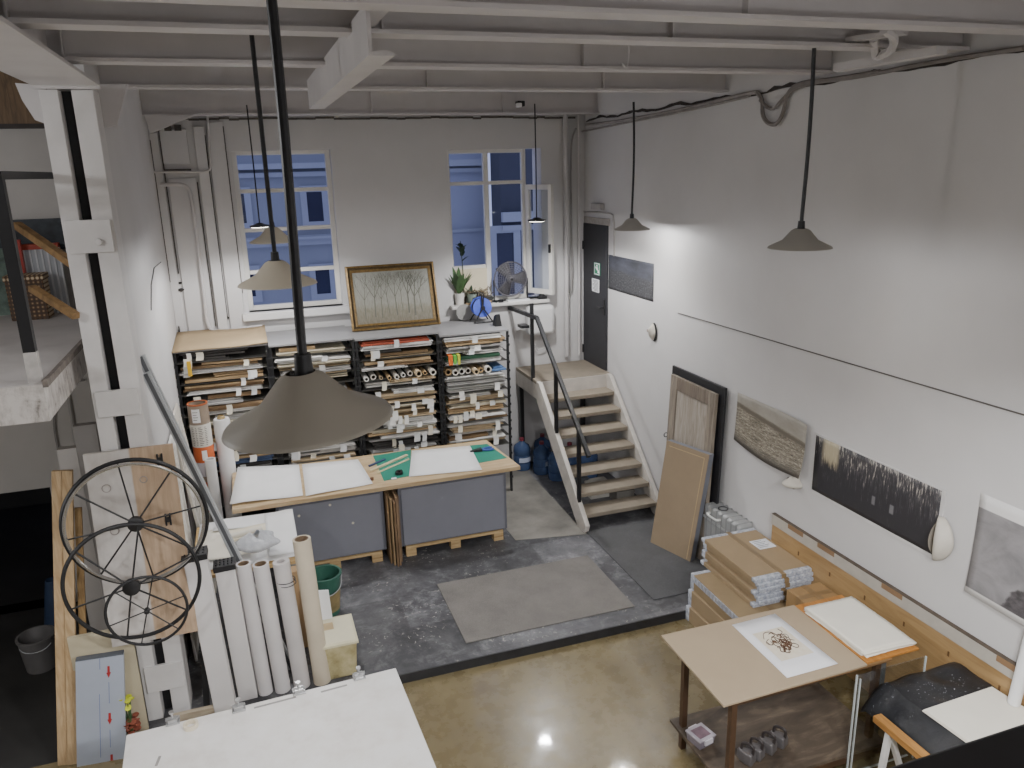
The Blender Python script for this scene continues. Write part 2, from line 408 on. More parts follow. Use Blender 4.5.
facade('facade_building', 'pale stuccoed building across the courtyard seen through the left window', -6, 4.2, YF, -1, 8.5, wn,
       [(fp(280, 169).z, .12, .25), (fp(280, 177).z, .1, .14), (fp(280, 246).z, .22, .12), (fp(280, 240).z, .06, .2)], FAC)
YC = 15.5; p = lambda px, py: at(px, py, y=YC)
facade('corner_building', 'lighter building wing with a cornice behind the plants of the right window', p(447, 200).x - .6, p(483, 200).x, YC, -1, p(460, 150).z + .9, [],
       [(p(460, 166).z, .12, .2), (p(460, 172).z, .07, .12), (p(460, 232).z, .06, .05)], pm('a6a8b4', .9, .05, 1))
facade('dark_building', 'dark building wing filling the right pane of the right window', p(487, 200).x, p(487, 200).x + 4.5, 14.6, -1, 9.0, [(at(496, 244, y=14.6).x, at(496, 300, y=14.6).z, .35, 1.3)],
       [(at(500, 222, y=14.6).z, .18, .12), (at(500, 231, y=14.6).z, .1, .08)], pm('45464f', .9, .1, 1))
# ---- door in the right wall
dy0, dy1, dz0, dz1 = 9.84, 10.62, 1.63, 3.68
d = struct(MB().box((XR - .03, dy0, dz0), (XR + .02, dy1, dz1)), 'door_1', pm('26262a', .5, .12, 3), bevel=.004)
m = MB(); h = at(604, 308, x=XR - .03)
m.box((XR - .04, h.y - .03, h.z - .1), (XR - .03, h.y + .03, h.z + .12)); m.tube([(XR - .04, h.y, h.z), (XR - .09, h.y, h.z), (XR - .09, h.y + .13, h.z)], .012, 8); m.build('door_handle', BLACK, d)
m = MB(); a, b = at(594, 262, x=XR - .033), at(600, 276, x=XR - .033)
m.box((XR - .034, b.y, b.z), (XR - .03, a.y, a.z), 0)
yc, zc, w_, h_ = (a.y + b.y)/2, (a.z + b.z)/2, abs(a.y - b.y), abs(a.z - b.z)
X0 = XR - .0345
def dpoly(pts): m.prism([(X0, yc - u*w_, zc + v_*h_) for u, v_ in pts], (-.001, 0, 0), 1)
dpoly([(-.42, .46), (.42, .46), (.42, .40), (-.42, .40)]); dpoly([(-.42, -.40), (.42, -.40), (.42, -.46), (-.42, -.46)]); dpoly([(-.42, .4), (-.36, .4), (-.36, -.4), (-.42, -.4)]); dpoly([(.42, .4), (.36, .4), (.36, -.4), (.42, -.4)])
dpoly([(-.3, .1), (.18, -.2), (.05, -.26), (.34, -.34), (.3, -.05), (.24, -.13), (-.24, .18)]); dpoly([(-.1, .32), (.1, .32), (.1, .2), (-.1, .2)]); dpoly([(-.15, .17), (.1, .17), (.2, -.05), (.12, -.08), (0, .06), (-.2, .02)])
m.build('exit_sign', [pm('1f7a58', .5), PAPER], d)
m = MB(); a, b = at(592, 278, x=XR - .033), at(599, 293, x=XR - .033); m.box((XR - .034, b.y, b.z), (XR - .03, a.y, a.z), 0)
for k in range(9): zz = a.z - .02 - (a.z - b.z - .04)*k/8; m.box((XR - .035, b.y + .03, zz - .004), (XR - .0335, a.y - .03 - .04*(k % 3 == 2), zz + .004), 1)
m.build('notice_sheet', [PAPER, pm('6a6a70', .8)], d)
m = MB()
for z0_ in (1.75, 3.3): m.box((XR - .045, dy1 - .02, z0_), (XR - .02, dy1 + .01, z0_ + .12))
m.build('door_hinge', BLACK, d)
struct(MB().box((XR - .02, dy0 - .05, dz1), (XR + .01, dy1, dz1 + .09)), 'trim_17', pm('9b958f', .8, .2, 12))
# ---- lights of the windows: dusk sky
w = bpy.data.worlds.new('dusk'); S.world = w; w.use_nodes = True
bg = w.node_tree.nodes['Background']; bg.inputs[0].default_value = (.36, .40, .66, 1); bg.inputs[1].default_value = .85
S.view_settings.view_transform = 'AgX'
try: S.view_settings.look = 'AgX - Medium Low Contrast'
except Exception: pass
S.view_settings.exposure = 0.88
# ================================================================ FLAT-FILE RACKS
RB = [-0.92, .15, 1.18, 2.26, 3.215]
RN = ['leftmost rack', 'second rack from the left', 'rack under the gilt painting', 'rack beside the stairs']
RLAB = ['leftmost black flat-file rack, topped with a tan cardboard sheet', 'second flat-file rack from the left, half hidden by the big lamp',
        'black flat-file rack under the gilt-framed painting', 'black flat-file rack beside the stairs, blue reel on top']
RZ = [2.50, 2.47, 2.45, 2.40]; YF0, YB0 = 9.66, 10.58; PITCH = .132
ORD = ['first', 'second', 'third', 'fourth', 'fifth', 'sixth', 'seventh', 'eighth', 'ninth', 'tenth', 'eleventh', 'twelfth', 'thirteenth', 'fourteenth']
RACKSHELF = pm('55534f', .6, .2, 8); GREYTOP = pm('8b8a8a', .5, .06, 3)
SHEETS = {'kraft': ('a78d69', 'cardboard_sheet', 'tan cardboard', 'cardboard'), 'tan': ('b5a080', 'portfolio_folder', 'pale tan', 'folder'), 'brown': ('80674a', 'cardboard_sheet', 'brown cardboard', 'cardboard'),
          'white': ('cfcdc9', 'paper_stack', 'white paper', 'paper'), 'grey': ('a9a7a4', 'portfolio_folder', 'grey', 'folder'), 'cream': ('c9bfa8', 'paper_stack', 'cream paper', 'paper'),
          'dark': ('3a3735', 'portfolio_folder', 'dark', 'folder'), 'blue': ('56688c', 'portfolio_folder', 'blue grey', 'folder'), 'green': ('3f6b52', 'portfolio_folder', 'green', 'folder'), 'red': ('96452f', 'portfolio_folder', 'rust red', 'folder')}
NOUN = {'cardboard_sheet': 'sheet', 'portfolio_folder': 'folder', 'paper_stack': 'stack'}
WEIGHT = {0: 'kraft kraft tan brown white grey dark kraft cream blue', 1: 'white white kraft grey cream tan dark brown', 2: 'white grey cream kraft brown tan tan white dark', 3: 'white white white kraft grey brown cream tan'}
rs = random.Random(11)
def slab(x0, x1, yf, yb, z, h, sheets, amp):
    """a pile of sheets: ragged front edge built from several thin leaves"""
    m = MB(); n = 7; k = max(1, sheets)
    for j in range(k):
        a = x0 + rs.uniform(0, .05); b = x1 - rs.uniform(0, .05); f = yf + rs.uniform(-.025, .05); za = z + h*j/k; zb = z + h*(j + .8)/k
        ph = rs.uniform(0, 6); tw = rs.uniform(-.02, .02)
        def e(i, up):
            u = i/n; return (a + (b - a)*u, f + tw*(u - .5) + .008*math.sin(u*9 + ph), (zb if up else za) + amp*math.sin(u*5 + ph)*(j + 1)/k)
        v = []
        for i in range(n + 1):
            q0 = e(i, 0); q1 = e(i, 1); v += [q0, q1, (q1[0], yb, zb), (q0[0], yb, za)]
        fs = []
        for i in range(n):
            o = i*4; fs += [(o, o+4, o+5, o+1), (o+1, o+5, o+6, o+2), (o+3, o+2, o+6, o+7), (o, o+3, o+7, o+4)]
        fs += [(0, 1, 2, 3), (n*4+3, n*4+2, n*4+1, n*4)]
        m.add(v, fs, 0)
    return m
def tagmesh(x, y, z, w, h):
    m = MB(); m.grid(lambda u, v: (x + w*(u - .5) + .006*math.sin(v*4), y - .004 - .018*v*v, z + .01 - h*v), 2, 4); return m
TAGM = [pm('e6e4df', .8, .04, 9), pm('cfd0ce', .8, .06, 9), pm('dcd5c2', .8, .05, 9)]
POS = {1: ['alone'], 2: ['topmost', 'lowest'], 3: ['topmost', 'middle one', 'lowest']}
def scroll(x, y0, y1, z, r, col, label, name='paper_scroll', group=None):
    M_ = Matrix.Translation((x, y0, z)) @ Matrix.Rotation(-PI/2, 4, 'X')
    m = MB(); m.lathe([(r*.62, .004), (r, 0), (r, y1 - y0), (r*.62, y1 - y0 - .004)], 14, 0, M_); m.lathe([(r*.62, 0.004), (r*.6, .2), (0, .25)], 12, 1, M_)
    return solo(m, name, [pm(col, .8, .06, 6), pm('4a3e33', .9, .1, 6)], label, 'paper roll', group)
for ri in range(4):
    x0, x1 = RB[ri], RB[ri + 1]; zt = RZ[ri]
    rk = thing('flat_file_rack', RLAB[ri], 'rack', ((x0 + x1)/2, YF0, DZ)); T = Matrix.Translation((-(x0 + x1)/2, -YF0, -DZ))
    for xx in (x0 + .005, x1 - .035):
        for yy in (YF0, YB0 - .03):
            m = MB(); m.box((xx, yy, DZ), (xx + .03, yy + .03, zt - .01), 0, T)
            if yy == YF0:
                for k in range(18): zz = .3 + k*.118; m.box((xx - .006, yy - .014, zz), (xx + .036, yy, zz + .03), 0, T)
            m.build('post', BLACKM, rk)
    m = MB(); m.box((x0 + .005, YF0 - .01, zt - .012), (x1 - .005, YB0, zt + .008), 0, T); m.build('top_panel', GREYTOP, rk)
    nlev = 12
    for L in range(nlev):
        z = zt - .012 - PITCH*(L + 1)
        m = MB(); m.box((x0 + .03, YF0 + .02, z - .008), (x1 - .03, YB0 - .02, z), 0, T); m.build('shelf', RACKSHELF, rk)
        zz = z; lay = []
        rolls = (ri in (2, 3) and L == 3)
        if rolls:
            n = 10 if ri == 2 else 7; cols = ['d9d3c6', 'c8b391', 'e0ddd6', 'b79a70', 'd5cfc4']
            wx = (x1 - x0 - .1)
            for k in range(n):
                r = rs.uniform(.02, .042) if ri == 2 else rs.uniform(.028, .046); xx = x0 + .08 + wx*(k + .3)/n*(.97 if ri == 2 else .72)
                scroll(xx, YF0 - rs.uniform(-.02, .1), YF0 + .7, z + r + .001, r, cols[(k*2 + ri) % 5], f'{ORD[k]} rolled paper from the left on the {RN[ri]}', group='rolled papers on the racks')
            if ri == 3:
                m = slab(x1 - .26, x1 - .05, YF0, YB0 - .05, z + .001, .06, 2, .002); o = solo(m, 'portfolio_folder', pm('5d7fb0', .6), 'small blue folder right of the rolled papers, rack beside the stairs', 'folder', 'sheets on the flat-file racks')
            continue
        cnt = rs.choice([2, 3, 3, 3, 3]) if L else 2
        hs = [rs.uniform(.022, .046) for _ in range(cnt)]; s_ = rs.uniform(.105, .122)/sum(hs); hs = [h*s_ for h in hs]
        for k in range(cnt):
            key = rs.choice(WEIGHT[ri].split())
            if (ri, L) == (0, 0): key = ['dark', 'dark'][k]
            if (ri, L) == (3, 0): key = ['kraft', 'white'][k]
            if (ri, L) == (3, 2): key = ['white', 'green', 'white'][k]
            if (ri, L) == (2, 0): key = ['white', 'red'][k]
            col, nm, words, cat = SHEETS[key]
            a = x0 + .045 + rs.uniform(0, .06); b = x1 - .045 - rs.uniform(0, .06)
            if rs.random() < .22: b -= rs.uniform(.15, .4)
            elif rs.random() < .15: a += rs.uniform(.15, .35)
            yf = YF0 + rs.uniform(-.055, .03)
            m = slab(a, b, yf, YB0 - .06, zz + .001, hs[k] - .003, {'cardboard_sheet': rs.choice([1, 2]), 'portfolio_folder': 2, 'paper_stack': 4}[nm], rs.uniform(.0, .0025))
            pos = POS[cnt][cnt - 1 - k]
            o = solo(m, nm, pm(col, .8, .1, 5), f'{words} {NOUN[nm]}, {pos} on the {ORD[L]} shelf down, {RN[ri]}', cat, 'sheets on the flat-file racks')
            zz += hs[k]
            # hanging labels
            if k == cnt - 1 or rs.random() < .3:
                for _ in range(rs.choice([0, 1, 1, 2, 2]) + (1 if L > 5 else 0)):
                    xx = rs.uniform(x0 + .12, x1 - .12); w_ = rs.uniform(.05, .085); h_ = rs.uniform(.06, .13)
                    tm = tagmesh(xx, yf - .04, zz - .004, w_, h_).build('label_tag', rs.choice(TAGM), o); tm.location = -o.location
    # special coloured tabs
def tabthing(px0, py0, px1, py1, col, lab):
    a, b = at(px0, py0, y=YF0 - .09), at(px1, py1, y=YF0 - .09); m = MB(); m.box((a.x, YF0 - .095, b.z), (b.x, YF0 - .088, a.z)); m.box((a.x, YF0 - .09, a.z - .004), (b.x, YF0 + .05, a.z))
    solo(m, 'label_tab', pm(col, .6, .04), lab, 'label tab')
tabthing(186.5, 362, 192.5, 376, 'e0b21c', 'yellow tab hanging on the leftmost rack')
tabthing(448.5, 356, 453, 365, 'e8742a', 'orange tab on the rack beside the stairs')
tabthing(453.5, 356, 457, 364, '6cc24a', 'green tab beside the orange one on the rack near the stairs')
tabthing(457.5, 355, 460.5, 364, 'd8d83c', 'yellow tab beside the green one on the rack near the stairs')
# tan cardboard on the leftmost rack
m = MB(); a = [at(172, 352, z=2.53), at(267, 345, z=2.53)]
m.grid(lambda u, v: (-.93 + 1.08*u, 9.6 + 1.0*v, 2.53 - .02*(1 - v)*(1 - u) + .006*math.sin(u*7) + .03*v), 10, 4)
solo(m, 'cardboard_sheet', pm('a58f6d', .8, .06, 4), 'large tan cardboard sheet lying on top of the leftmost rack', 'cardboard', solid=.012)
# ---------------------------------------------------------------- painting in gilt frame
bl, br, tl, tr = Vector((1.22, 10.15, 2.46)), Vector((2.40, 10.15, 2.46)), Vector((1.22, 10.42, 3.27)), Vector((2.40, 10.42, 3.27))
ux = (br - bl).normalized(); uz = (tl - bl).normalized(); un = uz.cross(ux); un = -un if un.y > 0 else un
PW, PH = (br - bl).length, (tl - bl).length
pt = thing('framed_painting', 'gilt-framed misty forest painting leaning on the wall above the racks', 'painting', bl + ux*PW/2)
def pp(u, w_, n=0): return bl + ux*u + uz*w_ + un*n - pt.location
GILT = pm('6e5730', .45, .35, 26, metal=.35, bump=.3); GILTD = pm('3f311a', .5, .3, 22, metal=.3)
m = MB()
fw = .085
for o0, o1, n0, n1, mi in ((0, .025, .045, .055, 0), (.025, .055, .03, .03, 1), (.055, fw, .04, .02, 0)):
    q = [(o0, o0), (PW - o0, o0), (PW - o0, PH - o0), (o0, PH - o0)]; p_ = [(o1, o1), (PW - o1, o1), (PW - o1, PH - o1), (o1, PH - o1)]
    for i in range(4):
        j = (i + 1) % 4
        m.hexa([pp(*q[i], 0), pp(*q[j], 0), pp(*p_[j], 0), pp(*p_[i], 0)], [pp(*q[i], n0), pp(*q[j], n0), pp(*p_[j], n1), pp(*p_[i], n1)], mi)
m.build('picture_frame', [GILT, GILTD], pt)
t = NT('misty_forest'); v = t.coord('UV'); vz = t.sep(v)[1]; n1 = t.noise(v, 7, 6, .65); n2 = t.noise(t.coord('UV', (26, 3, 1)), 3, 5, .6)
c = t.ramp(t.math('ADD', vz, t.math('MULTIPLY', n1, .25)), [(.12, '5a513f'), (.36, '696250'), (.5, '7f7e74'), (.95, '8a8b83')]); c = t.mix(.35, c, t.ramp(n2, [(.35, '565346'), (.65, '8d8e86')]))
MIST = t.out(c, .45)
m = MB(); m.grid(lambda u, v_: pp(fw + (PW - 2*fw)*u, fw + (PH - 2*fw)*v_, .012), 6, 6)
rt = random.Random(5)
def limb(u, w_, a, L, th, d):
    u2, w2 = u + math.sin(a)*L, w_ + math.cos(a)*L; u2 = min(max(u2, .1), PW - .1); w2 = min(w2, PH - .1)
    m.add([pp(u - th/2, w_, .0135), pp(u + th/2, w_, .0135), pp(u2 + th*.35, w2, .0135), pp(u2 - th*.35, w2, .0135)], [(0, 1, 2, 3)], 1)
    if d:
        for s in (-1, 1, .2): limb(u2, w2, a + s*rt.uniform(.25, .6), L*rt.uniform(.5, .8), th*.6, d - 1)
for k, (u, b0, th) in enumerate(((.2, .2, .012), (.33, .22, .018), (.42, .2, .012), (.52, .25, .01), (.62, .22, .014), (.78, .24, .02), (.86, .2, .026), (.96, .24, .012), (.7, .28, .008))): limb(u, b0 - .05, rt.uniform(-.1, .1), .25, th, 3)
m.build('canvas', [MIST, pm('57564c', .6, .2, 8)], pt)
# ---------------------------------------------------------------- things on the window sills
def pot_plant(p, label, rp, hp, col, leaf, nleaf, llen, spread, up=1.0, name='potted_plant', stem=0):
    o = thing(name, label, 'plant', p); m = MB()
    m.lathe([(0, 0), (rp*.75, 0), (rp, hp), (rp*.92, hp), (rp*.85, hp*.9), (0, hp*.88)], 16); m.build('pot', pm(col, .5), o)
    m = MB(); r_ = random.Random(nleaf)
    if stem: m.tube([(0, 0, hp*.8), (.01, 0, hp + stem*.5), (-.01, 0, hp + stem)], .006, 6)
    for k in range(nleaf):
        a = k*2.4; L = llen*r_.uniform(.7, 1.1); s = spread*r_.uniform(.6, 1.2); w_ = L*.09 if not stem else L*.25
        base = Vector((0, 0, hp*.85 + (stem*r_.uniform(.6, 1) if stem else 0))); d = Vector((math.cos(a), math.sin(a), 0)); sd = Vector((-math.sin(a), math.cos(a), 0))
        prev = []
        for i in range(6):
            u = i/5; c_ = base + d*s*u + Vector((0, 0, L*up*(u - .75*u*u*(s/llen)*.8))); ww = w_*(math.sin(PI*min(1, .15 + u*.85)))
            prev += [c_ - sd*ww, c_ + sd*ww]
        m.add(prev, [(2*i, 2*i + 1, 2*i + 3, 2*i + 2) for i in range(5)], 0, True)
    m.build('leaves', leaf, o); return o
LEAF = pm('3f5a34', .5, .3, 10); LEAFD = pm('2a3a2a', .5, .3, 10)
ys = YB + .0; zs = 2.62
xp = lambda px: at(px, 296, y=ys).x
pot_plant((xp(459), ys - .02, zs), 'spiky green plant in a white pot on the right window sill', .075, .17, 'd5d2cc', LEAF, 16, .5, .22)
pot_plant((xp(472), ys + .02, zs), 'low plant in a dull grey-green pot on the sill', .07, .14, '7d8a80', LEAFD, 12, .2, .2)
pot_plant((xp(465.5), ys + .12, zs), 'tall thin-stemmed plant with a leafy top behind the spiky one', .05, .1, '5c5248', LEAFD, 9, .16, .13, .8, stem=.78)
m = MB(); r_ = random.Random(3); cx = xp(482)
m.box((cx - .14, ys - .05, zs), (cx + .12, ys + .1, zs + .1)); tr = thing('planter_tray', 'dark planter tray of dry twigs on the sill', 'planter', (cx, ys, zs))
m = MB(); m.hexa([(-.13, -.06, 0), (.13, -.06, 0), (.13, .08, 0), (-.13, .08, 0)], [(-.15, -.08, .09), (.15, -.08, .09), (.15, .1, .09), (-.15, .1, .09)]); m.build('tray', pm('2e2e2c', .6), tr)
m = MB()
for k in range(22): a = r_.uniform(-.13, .13); m.tube([(a, 0, .08), (a + r_.uniform(-.08, .08), r_.uniform(-.05, .05), .16), (a + r_.uniform(-.16, .1), r_.uniform(-.08, .05), r_.uniform(.12, .24))], .004, 4)
m.build('twigs', pm('5a4a36', .8, .3, 9), tr)
m = MB(); q0 = xp(463)
for k in range(5): m.add([(q0 + .0 + k*.07, ys - .11, zs + .003 + .004*k), (q0 + .1 + k*.07, ys - .12, zs + .01), (q0 + .13 + k*.07, ys - .05, zs + .03 + .005*k), (q0 + .03 + k*.06, ys - .04, zs + .02)], [(0, 1, 2, 3)])
solo(m, 'dry_leaves', pm('9a8468', .8, .3, 12), 'dry brown leaves strewn along the window sill', 'leaves', kind='stuff')
# wire-guarded fan standing in the window opening
fa, fb = at(510, 262, y=YB + .08), at(510, 279, y=YB + .08); fr_ = .245
fc = Vector((at(511, 279, y=YB + .0).x, YB + .02, 2.625 + fr_ + .06))
fan = thing('floor_fan', 'round wire-guarded metal fan standing in the open right window', 'fan', (fc.x, fc.y, 2.62)); L = lambda p: Vector(p) - fan.location
m = MB()
for k in range(1, 9): m.torus(L(fc + Vector((0, -.055 + .05*(k/8)**2, 0))), fr_*k/8, .0035, n=36, k=4)
for k in range(30): a = 2*PI*k/30; m.tube([L(fc + Vector((.02*math.cos(a), -.06, .02*math.sin(a)))), L(fc + Vector((fr_*math.cos(a), 0, fr_*math.sin(a))))], .003, 4)
m.torus(L(fc), fr_, .012, n=40, k=6); m.build('guard', pm('5d5b60', .45, .1, 5, metal=.3), fan)
m = MB(); m.lathe([(0, 0), (.05, 0), (.06, .1), (0, .1)], 14, 0, Matrix.Translation(L(fc + Vector((0, .1, 0)))) @ Matrix.Rotation(PI/2, 4, 'X')); m.build('motor', DKMETAL, fan)
for k in range(3):
    m = MB(); a0 = k*2*PI/3; M_ = Matrix.Translation(L(fc)) @ Matrix.Rotation(a0, 4, 'Y')
    m.grid(lambda u, v: tuple(M_ @ Vector(((.05 + .19*v), .02 + .03*(u - .5), (u - .5)*(.1 + .12*v)))), 4, 4); m.build('blade', pm('3c3b3e', .5, .1, 6), fan, solid=.004)
for s in (-1, 1): m = MB(); m.tube([L((fc.x + s*.255, fc.y, fc.z)), L((fc.x + s*.255, fc.y, 2.635)), L((fc.x + s*.255, fc.y - .1, 2.63))], .012, 6); m.build('foot', DKMETAL, fan)
m = MB(); x_ = at(541, 292, y=YB - .02).x; m.box((x_ - .06, YB - .1, 2.62), (x_ + .06, YB + .0, 2.66)); m.lathe([(.05, 0), (.02, .05), (0, .05)], 12, 0, Matrix.Translation((x_, YB - .05, 2.66)))
solo(m, 'clamp_base', BLACK, 'small black clamp base at the right end of the window sill', 'clamp')
m = MB(); x_ = at(500, 298, y=YB - .06).x; m.box((x_ - .03, YB - .1, 2.62), (x_ + .04, YB - .06, 2.66)); solo(m, 'tape_roll', BLACK, 'tiny black box on the sill before the fan', 'box')
m = MB(); x_ = at(516, 298, y=YB - .06).x; m.box((x_ - .14, YB - .11, 2.62), (x_ + .2, YB - .01, 2.64)); solo(m, 'paper_pad', PAPER, 'white paper pad lying on the sill before the fan', 'paper')
# cable reel on the right rack
rc = Vector((3.04, 10.34, 0)); rzt = 2.40 + .008
reel = thing('cable_reel', 'blue cable reel on a black stand atop the rack beside the stairs', 'cable reel', (rc.x, rc.y, rzt))
Mx = Matrix.Translation((0, 0, .21)) @ Matrix.Rotation(PI/2, 4, 'X')
m = MB(); m.lathe([(0, -.07), (.135, -.07), (.135, -.06), (.06, -.06), (.06, .06), (.135, .06), (.135, .07), (0, .07)], 28, 0, Mx); m.build('drum', pm('4a5cc0', .4, .08, 5), reel)
m = MB(); m.lathe([(.062, -.055), (.115, -.055), (.125, 0), (.115, .055), (.062, .055)], 24, 0, Mx); m.build('cable', BLACKM, reel)
m = MB()
for s in (-1, 1): m.tube([(s*.13, -.12, .01), (0, -.09, .21), (s*.02, -.09, .40), (s*.02, .09, .40), (0, .09, .21), (s*.13, .12, .01)], .011, 6)
m.tube([(-.13, -.12, .011), (.13, -.12, .011)], .011, 6); m.build('stand', BLACK, reel)
m = MB(); m.lathe([(.0, 0), (.03, 0), (.03, .02), (0, .02)], 12, 0, Matrix.Translation((0, -.09, .21)) @ Matrix.Rotation(PI/2, 4, 'X')); m.build('hub', BLACK, reel)
m = MB(); m.lathe([(0, 0), (.115, 0), (.115, .03), (0, .03)], 24, 0, Matrix.Translation((2.84, 10.53, rzt + .117)) @ Matrix.Rotation(PI/2 - .15, 4, 'X')); solo(m, 'disc_plate', pm('8d8b88', .5), 'grey disc leaning behind the blue cable reel', 'disc')
m = MB(); m.hexa([(3.1, 9.9, rzt), (3.2, 9.9, rzt), (3.2, 10.04, rzt), (3.1, 10.04, rzt)], [(3.12, 9.92, rzt + .17), (3.18, 9.92, rzt + .17), (3.18, 10.02, rzt + .13), (3.12, 10.02, rzt + .13)]); solo(m, 'black_speaker', BLACK, 'small black wedge-shaped box on the rack end by the railing', 'box', bevel=.008)
# wall sink: white round boiler on the back wall behind railing
hx, hz = 3.98, 2.2
ht = thing('wall_heater', 'white round-cornered heater on the back wall behind the railing', 'heater', (hx, YB, 1.98))
m = MB(); m.box((-.2, -.2, .12), (.22, -.005, .56)); m.build('casing', pm('d8d7d6', .35, .04, 3), ht, bevel=.06)
m = MB(); m.tube([(-.1, -.08, .13), (-.1, -.08, .02), (-.02, -.07, -.12), (.1, -.07, -.1), (.14, -.06, .12)], .011, 6); m.build('hose', pm('b9b7b5', .4), ht)
m = MB(); m.box((-.34, -.28, .27), (-.22, -.1, .31)); m.build('bracket', DKMETAL, ht)
# ---------------------------------------------------------------- cutting desk on two cabinets
DT = 1.04
dk = solo(MB().prism([(-.42, 8.22, DT - .05), (2.84, 8.24, DT - .05), (2.74, 9.30, DT - .05), (-.42, 9.36, DT - .05)], (0, 0, .05)), 'worktop', wood('c4ad88', 'a98c64', .5, (1.2, 9, 9), 1.6), 'long pale plywood worktop laid across two grey cabinets', 'worktop', bevel=.004)
CAB = pm('797a83', .45, .06, 2); CABD = pm('62636b', .5, .06, 2)
def cabinet(x0, x1, label, marks):
    o = thing('grey_cabinet', label, 'cabinet', ((x0 + x1)/2, 8.32, DZ + .13)); T = Matrix.Translation(-o.location)
    z0, z1 = DZ + .13, DT - .05
    m = MB(); m.box((x0, 8.32, z0), (x1, 9.22, z1), 0, T); m.build('carcass', CABD, o, bevel=.006)
    m = MB(); m.box((x0 + .03, 8.3, z0 + .02), (x1 - .035, 8.325, z1 - .05), 0, T); m.build('front_panel', CAB, o, bevel=.004)
    for i, (px, py) in enumerate(marks):
        c_ = at(px, py, y=8.3) + T.translation
        m = MB(); m.lathe([(0, .006), (.012, .006), (.015, 0)], 10, 0, Matrix.Translation(c_) @ Matrix.Rotation(PI/2, 4, 'X')); m.build('screw_cap', pm('cfc8b4', .5), o)
    return o
cabinet(.02, 1.2, 'left grey cabinet under the worktop, chipped front', [(330, 505), (353, 523), (291, 512), (299, 516)])
cabinet(1.37, 2.68, 'right grey cabinet under the worktop, nearest the stairs', [])
PAL = wood('c2a678', '8f7146', .7, (1, 10, 10), 2.5)
def pallet(x0, x1, label):
    o = thing('pallet', label, 'pallet', ((x0 + x1)/2, 8.3, DZ)); w_ = x1 - x0
    for yy in (0, .42, .82):
        for xx in (-w_/2, -.06, w_/2 - .12):
            m = MB(); m.box((xx, yy, 0), (xx + .12, yy + .1, .095)); m.build('block', PAL, o)
    for k in range(5): m = MB(); m.box((-w_/2, .0 + k*.205, .096), (w_/2, .1 + k*.205, .128)); m.build('plank', PAL, o)
pallet(.06, 1.14, 'pallet under the left grey cabinet'); pallet(1.42, 2.62, 'pallet under the right grey cabinet')
for k in range(5):
    m = MB(); xx = 1.215 + k*.03; yf = [8.2, 8.14, 8.1, 8.12, 8.2][k]; m.box((xx, yf, DZ), (xx + .02, 9.1, .93 - .02*(k % 3)))
    solo(m, 'board', wood(['8f7350', 'a58a64', '7d6346', '93775a', '806a50'][k], '5c452c', .7, (10, 10, 1), 2), f'{ORD[k]} from the left of the upright boards between the grey cabinets', 'board', 'boards between the cabinets', bevel=.002)
GREEN = pm('1f7a66', .6, .05, 4)
def flat(pxs, z, name, mats, label, cat, th=.003, group=None, bow=0, n=6):
    P_ = [at(*p, z=z) for p in pxs]
    if not bow:
        return solo(MB().prism([p + Vector((0, 0, 0)) for p in P_], (0, 0, th)), name, mats, label, cat, group)
    m = MB(); rr = random.Random(len(label))
    ph = rr.uniform(0, 6)
    m.grid(lambda u, v: P_[0].lerp(P_[1], u).lerp(P_[3].lerp(P_[2], u), v) + Vector((0, 0, th + bow*(1 + math.sin(u*5 + ph)*math.cos(v*4 + ph)))), n, n)
    return solo(m, name, mats, label, cat, group, solid=.0015)
flat([(384, 481), (410, 476), (411, 450), (373, 456)], DT + .001, 'cutting_mat', GREEN, 'green cutting mat left of the white sheet on the worktop', 'cutting mat')
flat([(440, 470), (507, 458), (487, 444), (418, 451)], DT + .001, 'cutting_mat', GREEN, 'larger green cutting mat under the pliers at the worktop end', 'cutting mat')
flat([(409, 477), (482, 470), (470, 446), (412, 451)], DT + .005, 'paper_sheet', PAPER, 'big white sheet lying over both green cutting mats', 'paper', bow=.0015)
flat([(230, 506), (303, 496), (299, 466), (238, 468)], DT + .004, 'paper_sheet', PAPER, 'curled white sheet at the left end of the worktop', 'paper', bow=.012)
flat([(306, 497), (373, 484), (358, 460), (302, 465)], DT + .004, 'paper_sheet', PAPER, 'creased white sheet left of the rulers on the worktop', 'paper', bow=.006)
def stick(a, b, w_, h_, mat, name, label, cat, z=DT + .006): m = MB(); m.bar(at(*a, z=z + h_/2), at(*b, z=z + h_/2), w_, h_); solo(m, name, mat, label, cat)
stick((370, 471), (407, 455), .03, .02, pm('d8c8a2', .6), 'wooden_ruler', 'pale wooden ruler across the green mat', 'ruler')
stick((377, 473), (409, 459), .015, .015, pm('e4d3a8', .6), 'wooden_stick', 'thin pale wooden stick beside the ruler', 'stick')
stick((369, 466), (385, 459), .03, .015, pm('3d4a6a', .6), 'blue_ruler', 'short dark blue ruler on the worktop', 'ruler')
c_ = at(399, 474, z=DT + .006); m = MB(); m.lathe([(.02, 0), (.045, 0), (.045, .03), (.02, .03), (.02, 0)], 18, 0, Matrix.Translation(c_) @ Matrix.Rotation(.0, 4, 'X')); m.box((-.02, .03, 0), (.05, .06, .03), 0, Matrix.Translation(c_)); solo(m, 'tape_dispenser', BLACK, 'small black tape measure on the left green mat', 'tape')
c_ = at(394, 479, z=DT + .006); m = MB(); m.box((c_.x - .03, c_.y - .015, c_.z), (c_.x + .03, c_.y + .015, c_.z + .012)); solo(m, 'eraser', PAPER, 'tiny white eraser at the corner of the left green mat', 'eraser')
